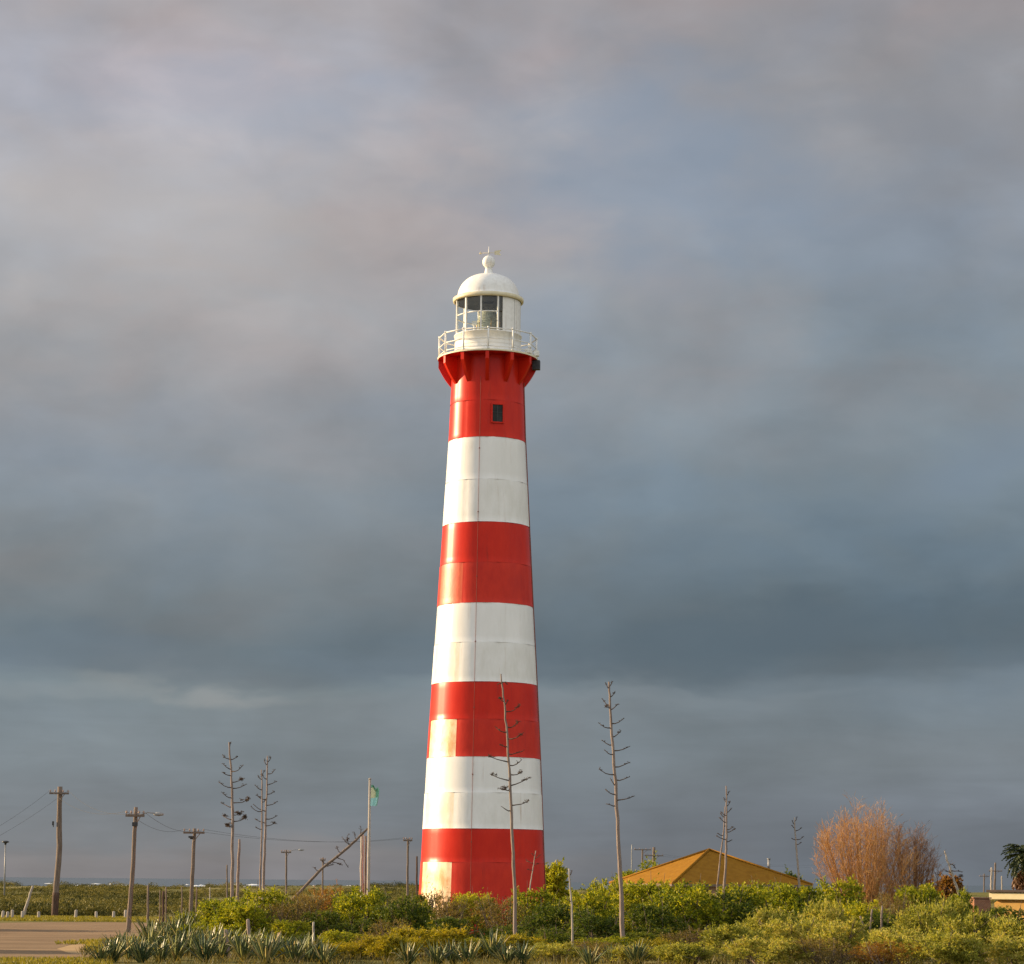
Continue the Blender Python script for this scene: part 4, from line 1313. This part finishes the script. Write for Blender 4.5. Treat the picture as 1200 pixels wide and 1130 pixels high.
AG = [agave_proto(31, 34, 1.35), agave_proto(32, 28, 1.25), agave_proto(33, 38, 1.4)]
ag_list = [
    (118, 1136, 78.5, 0.70, 'pale agave rosette at the road corner, leftmost of all'),
    (152, 1130, 82, 0.95, 'upright agave rosette below the lamp pole foot'),
    (176, 1122, 90, 0.95, 'agave rosette at the foot of the reddish bare post'),
    (205, 1110, 98, 1.15, 'agave rosette behind the others, under the plain power pole'),
    (188, 1134, 80, 0.85, 'dark agave rosette at the bottom edge below the burnt post'),
    (222, 1126, 86, 1.05, 'grey green agave rosette before the low bright shrub'),
    (240, 1136, 80, 1.0, 'agave rosette left of the leftmost broken stem'),
    (285, 1132, 82, 1.05, 'agave rosette between the broken dead stems'),
    (312, 1138, 79, 1.0, 'agave rosette right of the broken dead stems'),
    (345, 1138, 80, 0.9, 'agave rosette at the foot of the bleached stick'),
    (380, 1142, 79, 0.8, 'low agave rosette right of the bleached stick'),
    (478, 1142, 79, 0.85, 'agave rosette under the yellow bush, left one'),
    (512, 1143, 79, 0.95, 'agave rosette under the middle of the yellow bush'),
    (548, 1142, 79, 1.05, 'agave rosette right of the yellow bush'),
    (578, 1128, 86, 1.1, 'tall bladed agave just left of the tallest stalk'),
    (612, 1138, 80, 0.9, 'agave rosette at the foot of the tallest stalk'),
    (692, 1142, 79, 0.9, 'agave rosette left of the lone tall stalk foot'),
    (716, 1136, 82, 0.75, 'small agave rosette touching the lone tall stalk foot'),
    (745, 1138, 81, 1.0, 'agave rosette right of the lone tall stalk foot'),
    (268, 1118, 92, 0.95, 'agave rosette in front of the bright yellow green shrub'),
    (132, 1136, 79, 0.8, 'agave rosette second from the road corner'),
    (165, 1136, 79, 0.9, 'agave rosette at the bottom edge under the lamp pole foot'),
    (206, 1136, 81, 1.0, 'agave rosette at the bottom edge left of the broken stems'),
    (246, 1122, 88, 1.0, 'agave rosette behind the leftmost broken stem'),
    (298, 1124, 87, 0.95, 'agave rosette behind the stout pale stem'),
    (328, 1130, 83, 0.95, 'agave rosette around the blunt pale stem'),
    (362, 1136, 81, 0.9, 'agave rosette just right of the reddish stub'),
    (192, 1112, 97, 1.0, 'agave rosette around the dark burnt post foot'),
    (232, 1108, 100, 1.05, 'agave rosette at the foot of the plain power pole'),
    (530, 1140, 80, 0.9, 'agave rosette under the right half of the yellow bush'),
    (594, 1140, 80, 0.85, 'agave rosette just left of the tallest stalk foot'),
    (176, 1104, 103, 1.2, 'agave rosette in the bank at the foot of the thin reddish posts'),
    (214, 1104, 103, 1.35, 'large agave rosette before the plain power pole'),
    (140, 1126, 85, 0.9, 'agave rosette on the bank left of the lamp pole foot'),
    (258, 1130, 84, 1.0, 'agave rosette leaning against the leftmost broken stem'),
]
for i, (px, py, D, sc, lab) in enumerate(ag_list):
    o = AG[i] if i < 3 else copy_tree(AG[i % 3])
    p = P(px, py, D)
    o.location = (p.x, D, 0.0)
    o.rotation_euler = (0.05 * math.sin(i), 0.05 * math.cos(i * 2), i * 1.3)
    sc *= 0.80 if px > 420 else 0.95
    o.scale = (sc, sc, sc)
    tag(o, lab, 'agave', 'agave rosettes in the foreground')

# ------------------------------------------------------------------ ground cover, grass strip, dune scrub
def blades(name, rng, pts, hmin, hmax, wd, mat, spread=0.5):
    n = len(pts)
    d = unit(np.stack([rng.normal(0, spread, n), rng.normal(0, spread, n), np.ones(n)], axis=1))
    l = rng.uniform(hmin, hmax, n)
    q_ = leaf_quads(rng, pts, d, l, np.full(n, wd) * rng.uniform(0.7, 1.3, n))
    return quads(name, q_, mat)

rng = np.random.default_rng(7)
n = 30000
D = rng.uniform(76, 117, n)
px = rng.uniform(100, 1240, n)
keep = (px > 190 + (D - 76) * 0.8) | ((px > 118) & (D < 92))
D = D[keep]; px = px[keep]
pts = np.stack([(px - 600) / FPX * D * 1.02, D, np.zeros(len(D))], axis=1)
cl = np.sin(pts[:, 0] * 1.7) * np.sin(pts[:, 1] * 1.3 + pts[:, 0]) > -0.35
pts = pts[cl]
tag(blades('undergrowth', rng, pts, 0.12, 0.42, 0.03, leafmat('undergrowth_leaf', [(0.035, 0.035, 0.010), (0.08, 0.072, 0.018), (0.17, 0.13, 0.04)])), 'rough dry undergrowth between the shrubs', 'undergrowth', kind='stuff')
n = 26000
D = rng.uniform(150.5, 167, n)
px = rng.uniform(-60, 235, n)
pts = np.stack([(px - 600) / FPX * D, D, np.zeros(n)], axis=1)
n = 9000
pv = rng.uniform(0, 1, (n, 2))
vx = 66 + 170 * pv[:, 0]; vy = 1099 + 21 * pv[:, 1]
gpt_ = np.array([tuple(G(a_, b_)) for a_, b_ in zip(vx, vy)])
gpt_ = gpt_[(np.abs(vy - 1110) < 4 + (vx - 66) * 0.07) & ((vx > 100) | (pv[:, 1] < 0.4))]
n = 3500
vx = rng.uniform(-20, 130, n); vy = rng.uniform(1125.5, 1134, n)
gp2 = np.array([tuple(G(a_, b_)) for a_, b_ in zip(vx, vy)])
pts = np.concatenate([pts, gpt_, gp2])
tag(blades('grass', rng, pts, 0.08, 0.2, 0.05, leafmat('grass_blade', [(0.09, 0.10, 0.014), (0.17, 0.16, 0.022), (0.26, 0.21, 0.035)])), 'strip of yellow green grass along the road', 'grass', kind='stuff')
spots = []                             # px, distance, half width, height, leaves
for k in range(190):                    # thickets of taller scrub
    cp = rng.uniform(-90, 540) if k < 95 else rng.choice([rng.uniform(-500, -60), rng.uniform(500, 1400)]); cd = 176 + 270 * rng.uniform() ** 1.1
    rx = rng.uniform(2.0, 8.0); ry = rng.uniform(4, 18)
    tall = rng.uniform(0.35, 0.95) * (1.5 if cd > 360 else 1.0)
    for q in range(int(rx * 4.5)):
        a_, r_ = rng.uniform(0, 6.28), math.sqrt(rng.uniform())
        d_ = max(172.5, cd + math.sin(a_) * ry * r_)
        spots.append((600 + ((cp - 600) / FPX * cd + math.cos(a_) * rx * r_) / d_ * FPX, d_, rng.uniform(0.6, 1.5), tall * (1.05 - 0.6 * r_) * rng.uniform(0.7, 1.2), 80 if k < 95 else 44))
for k in range(2800):                  # thin low cover between them
    spots.append((rng.uniform(-90, 540) if k < 1500 else rng.uniform(-500, 1400), 173 + 280 * rng.uniform() ** 1.2, rng.uniform(0.4, 1.0), rng.uniform(0.06, 0.22), 26))
for k in range(130):                   # a darker row just beyond the bollards
    spots.append((rng.uniform(-60, 20) if k % 3 == 0 else rng.uniform(15, 165), rng.uniform(172, 178), rng.uniform(0.6, 1.2), rng.uniform(0.5, 0.95), 90))
allq = []
for (sp, sd_, s, hgt, m_) in spots:
    x = (sp - 600) / FPX * sd_
    u = unit(rng.normal(size=(m_, 3))); u[:, 2] = np.abs(u[:, 2])
    bp = np.array([x, sd_, ground_z(x, sd_)]) + u * np.array([s, s, hgt]) * rng.uniform(0.6, 1.0, (m_, 1))
    dd = unit(u + 0.6 * rng.normal(size=(m_, 3)) + np.array([0, 0, .2]))
    allq.append(leaf_quads(rng, bp, dd, rng.uniform(0.10, 0.26, m_), rng.uniform(0.06, 0.13, m_)))
dm = leafmat('dune_leaf', [(0.020, 0.026, 0.012), (0.05, 0.055, 0.018), (0.14, 0.125, 0.035), (0.24, 0.20, 0.06)], trans=0.2, spec=0.05, pscale=0.09)
tag(quads('dune_scrub', np.concatenate(allq), dm), 'low coastal scrub covering the dunes towards the sea', 'scrub', kind='stuff')

# ------------------------------------------------------------------ trees
def green_tree(label, px, py, D, w_px, seed, mat, group=None):
    rngt = np.random.default_rng(seed)
    tp_ = P(px, py, D)
    h = tp_.z; wx = w_px * D / FPX
    root = empty('tree', (tp_.x, D, 0), label, 'tree', group)
    q_, C = foliage(rngt, wx, wx, h, 16, 460, 12, 0.2, 0.08, 0.3, zlow=0.4, lobe=(0.24, 0.42))
    quads('crown', q_, mat, root)
    mb_ = MB()
    mb_.tube([(tp_.x, D, -0.2), (tp_.x + 0.1, D, h * 0.3), (tp_.x, D, h * 0.6)], [0.16, 0.13, 0.06], 7)
    for c_ in C[:10]:
        mb_.tube([(tp_.x + 0.08, D, h * 0.3), (tp_.x + c_[0] * 0.6, D + c_[1] * 0.6, h * 0.35 + c_[2] * 0.3), (tp_.x + c_[0], D + c_[1], c_[2])], [0.08, 0.05, 0.02], 5)
    mb_.build('trunk', M_TWIG, root)
    return root
green_tree('bushy green tree close behind the right edge of the lighthouse', 650, 1006, 132, 36, 51, L_WATTLE)
green_tree('low green tree below the poles behind the roof', 752, 1010, 200, 64, 52, L_WATTLE)
green_tree('low dark tree right of the brown roof', 925, 1022, 170, 36, 53, L_DARK)
green_tree('small dark leafless looking tree behind the bleached bent trunk', 1108, 1020, 135, 40, 54, L_RUST)


def bare_tree(label, px, py, D, w_px, seed, stops, nst, ntw, wood):
    rg = random.Random(seed)
    tp_ = P(px, py, D)
    H = tp_.z; W = w_px * D / FPX
    root = empty('bare_tree', (tp_.x, D, 0), label, 'tree')
    mb_ = MB()
    tips = []
    mb_.tube([(tp_.x, D, -0.2), (tp_.x + 0.03, D, 0.5), (tp_.x, D, 0.9)], [0.26, 0.22, 0.16], 8)
    for i in range(nst):
        a = rg.uniform(0, 6.28); s_ = math.sqrt(rg.uniform(0.02, 1))
        hx = math.cos(a) * s_ * W * 0.46; hy = math.sin(a) * s_ * W * 0.40
        hh = H * (0.99 - 0.34 * s_ ** 2.6) * rg.uniform(0.84, 1.0)
        p0 = Vector((tp_.x + hx * 0.08, D + hy * 0.08, 0.4 + rg.uniform(0, 0.5)))
        p3 = Vector((tp_.x + hx, D + hy, hh))
        p1 = p0 + Vector((hx * 0.45, hy * 0.45, hh * 0.28)); p2 = p0 + Vector((hx * 0.82, hy * 0.82, hh * 0.58))
        pl = []
        for k in range(11):
            u = k / 10
            b_ = (1 - u) ** 3 * p0 + 3 * u * (1 - u) ** 2 * p1 + 3 * u * u * (1 - u) * p2 + u ** 3 * p3
            b_ += Vector((rg.uniform(-1, 1), rg.uniform(-1, 1), 0)) * 0.035 * (k > 0)
            pl.append(b_)
        r_ = rg.uniform(0.03, 0.06)
        mb_.tube(pl, [r_ * (1 - 0.85 * k / 10) for k in range(11)], 5, 0, False)
        tips.append(pl)
    mb_.build('trunk', wood, root)
    rngt = np.random.default_rng(seed)
    B = []; Dr = []; Ln = []
    for i in range(ntw):
        pl = rg.choice(tips)
        k = min(9, int(2.2 + 7.8 * rg.random() ** 0.8)); u = rg.random()
        p = pl[k].lerp(pl[k + 1], u)
        ax = (pl[k + 1] - pl[k]).normalized()
        d = (ax + Vector((rg.gauss(0, 1), rg.gauss(0, 1), rg.gauss(0.15, 0.5))) * 0.58).normalized()
        l = rg.uniform(0.25, 0.95)
        B.append(p); Dr.append(d); Ln.append(l)
        # second order
        for _ in range(3):
            s_ = rg.uniform(0.3, 1)
            B.append(p + d * l * s_); Dr.append((d + Vector((rg.gauss(0, 1), rg.gauss(0, 1), rg.gauss(0.2, 0.6))) * 0.5).normalized()); Ln.append(l * rg.uniform(0.3, 0.6))
    o_ = np.array([tp_.x, D, 0])
    q_ = leaf_quads(rngt, np.array(B) - o_, np.array(Dr), np.array(Ln), np.full(len(B), 0.009))
    # second, crossed blade gives every twig a body from the side as well
    q2 = leaf_quads(rngt, np.array(B) - o_, np.array(Dr), np.array(Ln), np.full(len(B), 0.009))
    quads('crown', np.concatenate([q_, q2]), leafmat(label[:12] + ' twig', stops, 0.8, 0.1, 0.15), root)
    return root
M_ORANGEBARK = noisy('orange_bark', (0.24, 0.12, 0.05), (0.40, 0.22, 0.10), 6, 0.85, 0.1)
bare_tree('big bare tree with glowing orange twigs behind the right shrubs', 1012, 941, 114, 124, 61, [(0.26, 0.125, 0.045), (0.43, 0.22, 0.075), (0.56, 0.33, 0.13)], 56, 3200, M_ORANGEBARK)
bare_tree('smaller browner bare tree at the right side of the orange tree', 1066, 964, 115, 72, 62, [(0.17, 0.08, 0.04), (0.28, 0.14, 0.065), (0.40, 0.23, 0.11)], 32, 1500, noisy('brown_bark', (0.14, 0.08, 0.045), (0.24, 0.14, 0.08), 6, 0.85, 0.1))

# bleached stumps in the hollow on the right
for i, (fx, fy, tx, ty, lab) in enumerate(((1032, 1096, 1034, 1062, 'bleached stump trunk, rightmost and straightest in the dark hollow'),
                                           (1019, 1094, 1022, 1066, 'bleached stump trunk in the middle of the dark hollow'),
                                           (1014, 1096, 1008, 1074, 'crooked bleached stump trunk, leftmost in the dark hollow'))):
    simple_pole(lab, (fx, fy), (tx, ty), 97.5, 0.048, M_GREYWOOD, 'stump', 'stump', 'bleached stumps in the hollow')

# palm at the right edge
pD = 150
pt = P(1206, 1006, pD)
root = empty('palm_tree', (pt.x, pD, 0), 'dark palm tree with brown hanging dead fronds at the right edge', 'palm')
mb = MB(); mb.tube([(pt.x, pD, -0.2), (pt.x + 0.05, pD, 1.5), (pt.x, pD, pt.z - 0.2)], [0.32, 0.26, 0.24], 10); mb.build('trunk', M_WOODDARK, root)
rng = np.random.default_rng(77)
rg = random.Random(77)
for nm, cnt, mat, dead in (('crown', 100, leafmat('palm_frond', [(0.010, 0.02, 0.010), (0.022, 0.038, 0.016), (0.05, 0.065, 0.02)], trans=0.1), False), ('dead_fronds', 90, leafmat('palm_dead_frond', [(0.06, 0.028, 0.014), (0.13, 0.06, 0.028), (0.2, 0.11, 0.05)], trans=0.1), True)):
    Q = []
    for i in range(cnt):
        a = rg.uniform(0, 6.28)
        L = rg.uniform(1.2, 2.0) if not dead else rg.uniform(1.2, 2.0)
        e0 = rg.uniform(-0.25, 1.4) if not dead else rg.uniform(-0.7, -0.2)
        p = np.array([0, 0, pt.z - (0.0 if not dead else 0.5)]); 
        an = e0
        B = []; Dd = []; Ll = []
        for k in range(12):
            d = np.array([math.cos(a) * math.cos(an), math.sin(a) * math.cos(an), math.sin(an)])
            p = p + d * L / 12
            an -= (0.13 if not dead else 0.10)
            for s_ in (-1, 1):
                for _ in range(2):
                    sd = np.array([-math.sin(a), math.cos(a), 0]) * s_
                    B.append(p); Dd.append(d * 0.6 + sd * 0.8 + np.array([0, 0, -0.35]) + rng.normal(size=3) * .12); Ll.append(0.42 * math.sin(math.pi * (0.15 + 0.8 * k / 12)))
        Q.append(leaf_quads(rng, np.array(B), unit(np.array(Dd)), np.array(Ll), np.full(len(B), 0.085)))
    quads(nm, np.concatenate(Q), mat, root)

# ------------------------------------------------------------------ buildings
tile = material('roof_tile', (0.30, 0.15, 0.05), 0.75, 0.25)
t = NT(tile.node_tree)
tcn = t.node('ShaderNodeTexCoord')
wv = t.node('ShaderNodeTexWave', wave_type='BANDS', bands_direction='Z')
t.l.new(tcn.outputs['Object'], wv.inputs[0]); wv.inputs['Scale'].default_value = 3.6; wv.inputs['Distortion'].default_value = 0.3
nz = t.noise(tcn.outputs['Object'], 2.2, 5.0, 0.65)
cc = t.ramp(nz, [(0.3, (0.21, 0.095, 0.008)), (0.7, (0.29, 0.14, 0.014))])
t.l.new(cc, t.n['Principled BSDF'].inputs['Base Color'])
bn = t.node('ShaderNodeBump'); bn.inputs['Strength'].default_value = 0.5; bn.inputs['Distance'].default_value = 0.05
t.l.new(wv.outputs['Fac'], bn.inputs['Height']); t.l.new(bn.outputs[0], t.n['Principled BSDF'].inputs['Normal'])
t.n['Principled BSDF'].inputs['Specular IOR Level'].default_value = 0.08
hD = 170
ap = P(831, 996.5, hD)
k_ = hD / FPX
cx = ap.x
house = empty('house', (cx, hD, 0), 'house with a brown orange hipped roof showing above the shrubs', 'house')
Nn, Ll_, Ff, Rr = [Vector((cx + a * k_, hD + b * k_, 0)) for a, b in ((-48, -108), (-108, 48), (48, 108), (108, -48))]
ze = P(726, 1033.5, hD + 3).z
EXT = 1.05
ze = ap.z - EXT * (ap.z - ze)
mb = MB()
apx = Vector((cx, hD, ap.z))
cor = [Nn, Rr, Ff, Ll_]
ctr = Vector((cx, hD, 0))
ev = [ctr + (c_ - ctr) * EXT + Vector((0, 0, ze)) for c_ in cor]
lo = [e - Vector((0, 0, 0.16)) for e in ev]
for i in range(4):
    j = (i + 1) % 4
    mb.add([ev[i], ev[j], apx], [(0, 1, 2)], 0, False)
    mb.add([lo[i], lo[j], ev[j], ev[i]], [(0, 1, 2, 3)], 1, False)
mb.add(lo, [(3, 2, 1, 0)], 1, False)
roof = mb.build('roof', [tile, M_WOOD], house)
mb = MB()
for i in range(4):
    mb.tube([ev[i] + Vector((0, 0, 0.03)), apx + Vector((0, 0, 0.05))], 0.10, 6)
mb.build('ridge_capping', tile, roof)
mb = MB()
vp = P(901, 1015, hD - 1)
mb.tube([vp - Vector((0, 0, 0.4)), P(901, 1006.5, hD - 1)], 0.09, 8)
mb.tube([P(901, 1007.0, hD - 1), P(901, 1006, hD - 1)], 0.14, 8)
mb.build('vent_pipe', M_METAL, roof)
mb = MB()
wc = [ctr + (c_ - ctr) * EXT * 0.92 for c_ in cor]
for i in range(4):
    j = (i + 1) % 4
    mb.add([wc[i] + Vector((0, 0, -0.2)), wc[j] + Vector((0, 0, -0.2)), wc[j] + Vector((0, 0, ze - 0.16)), wc[i] + Vector((0, 0, ze - 0.16))], [(0, 1, 2, 3)], 0, False)
mb.build('wall', noisy('house_brick', (0.30, 0.17, 0.10), (0.38, 0.24, 0.15), 3.0, 0.85, 0.2), house)

# low building on the right
bD = 140
c0 = P(1159, 1046, bD)
zt_ = P(1175, 1044.5, bD).z
zfz = P(1175, 1054.5, bD).z
yaw = R(-36)
low = empty('low_building', (c0.x, bD, 0), 'low flat roofed building with cream fascia and ochre wall at the right edge', 'building')
ux = Vector((math.cos(yaw), math.sin(yaw), 0)); uy = Vector((-math.sin(yaw), math.cos(yaw), 0))
rb3 = Matrix.Rotation(yaw, 3, 'Z')
def bb(mb_, x, y, z0, z1, sx, sy):
    mb_.box(Vector((c0.x, bD, 0)) + ux * (x + sx / 2) + uy * (y + sy / 2) + Vector((0, 0, (z0 + z1) / 2)), (sx, sy, z1 - z0), 0, rb3)
mb = MB(); bb(mb, 0.2, 0.25, -0.2, zfz, 9.4, 6.0); mb.build('wall', noisy('ochre_render', (0.46, 0.26, 0.07), (0.54, 0.33, 0.11), 2.0, 0.85, 0.2, 0.2), low)
mb = MB(); bb(mb, 0, 0, zfz, zt_ - 0.06, 9.8, 6.5); mb.build('fascia', noisy('cream_board', (0.62, 0.52, 0.30), (0.72, 0.62, 0.40), 2.0, 0.7, 0.3), low)
mb = MB(); bb(mb, -0.12, -0.12, zt_ - 0.06, zt_ + 0.07, 10.0, 6.8); mb.build('roof', noisy('roof_sheet', (0.05, 0.035, 0.03), (0.09, 0.06, 0.05), 2.0, 0.7, 0.3), low)
for xx in (3.2, 6.2):
    mb = MB(); bb(mb, xx, 0.20, 0.9, zfz - 0.15, 1.2, 0.08); wi = mb.build('window', M_DARK, low)
    mb = MB(); bb(mb, xx - 0.08, 0.17, 0.82, 0.9, 1.36, 0.1); bb(mb, xx - 0.08, 0.17, zfz - 0.15, zfz - 0.08, 1.36, 0.1); mb.build('frame', M_TRIM, wi)
brick = material('brown_brick', (0.2, 0.09, 0.05), 0.9, 0.15)
t = NT(brick.node_tree)
tcn = t.node('ShaderNodeTexCoord')
br = t.node('ShaderNodeTexBrick')
mpb = t.node('ShaderNodeMapping'); mpb.inputs['Rotation'].default_value = (R(90), 0, 0)
t.l.new(tcn.outputs['Object'], mpb.inputs[0]); t.l.new(mpb.outputs[0], br.inputs[0])
br.inputs['Color1'].default_value = (0.21, 0.085, 0.045, 1); br.inputs['Color2'].default_value = (0.27, 0.12, 0.06, 1); br.inputs['Mortar'].default_value = (0.25, 0.2, 0.16, 1)
br.inputs['Scale'].default_value = 4.0
t.l.new(br.outputs[0], t.n['Principled BSDF'].inputs['Base Color'])
bD2 = 132
c1 = P(1141.5, 1053, bD2); c2 = P(1161, 1053, bD2)
mb = MB()
mb.box(((c1.x + c2.x) / 2, bD2 + 0.6, c1.z / 2 - 0.1), (c2.x - c1.x, 1.2, c1.z + 0.2), 0)
mb.box(((c1.x + c2.x) / 2, bD2 + 0.6, c1.z + 0.03), (c2.x - c1.x + 0.08, 1.28, 0.07), 0)
tag(mb.build('brick_block', brick, None, ((c1.x + c2.x) / 2, bD2 + 0.6, 0)), 'small square brown brick block left of the cream low building', 'brick block')

# two trees outside the frame on the left, whose long shadows lie over the road
for i, (sx_, sy_, back, h_, w_) in enumerate(((52, 1091, 12.5, 4.6, 7.5), (10, 1116, 11, 4.0, 5.0))):
    gpt = G(sx_, sy_)
    p = gpt + Vector((SUN.x, SUN.y, 0)).normalized() * back
    rngt = np.random.default_rng(90 + i)
    rt = empty('roadside_tree', (p.x, p.y, 0), ('spreading' if i == 0 else 'smaller') + ' tree off the left edge shading the road', 'tree')
    q_, C = foliage(rngt, w_, w_, h_, 14, 420, 10, 0.26, 0.12, 0.4, zlow=0.55)
    quads('crown', q_, L_DARK, rt)
    mb = MB(); mb.tube([(p.x, p.y, -0.2), (p.x, p.y, h_ * 0.6)], [0.2, 0.12], 7); mb.build('trunk', M_TWIG, rt)
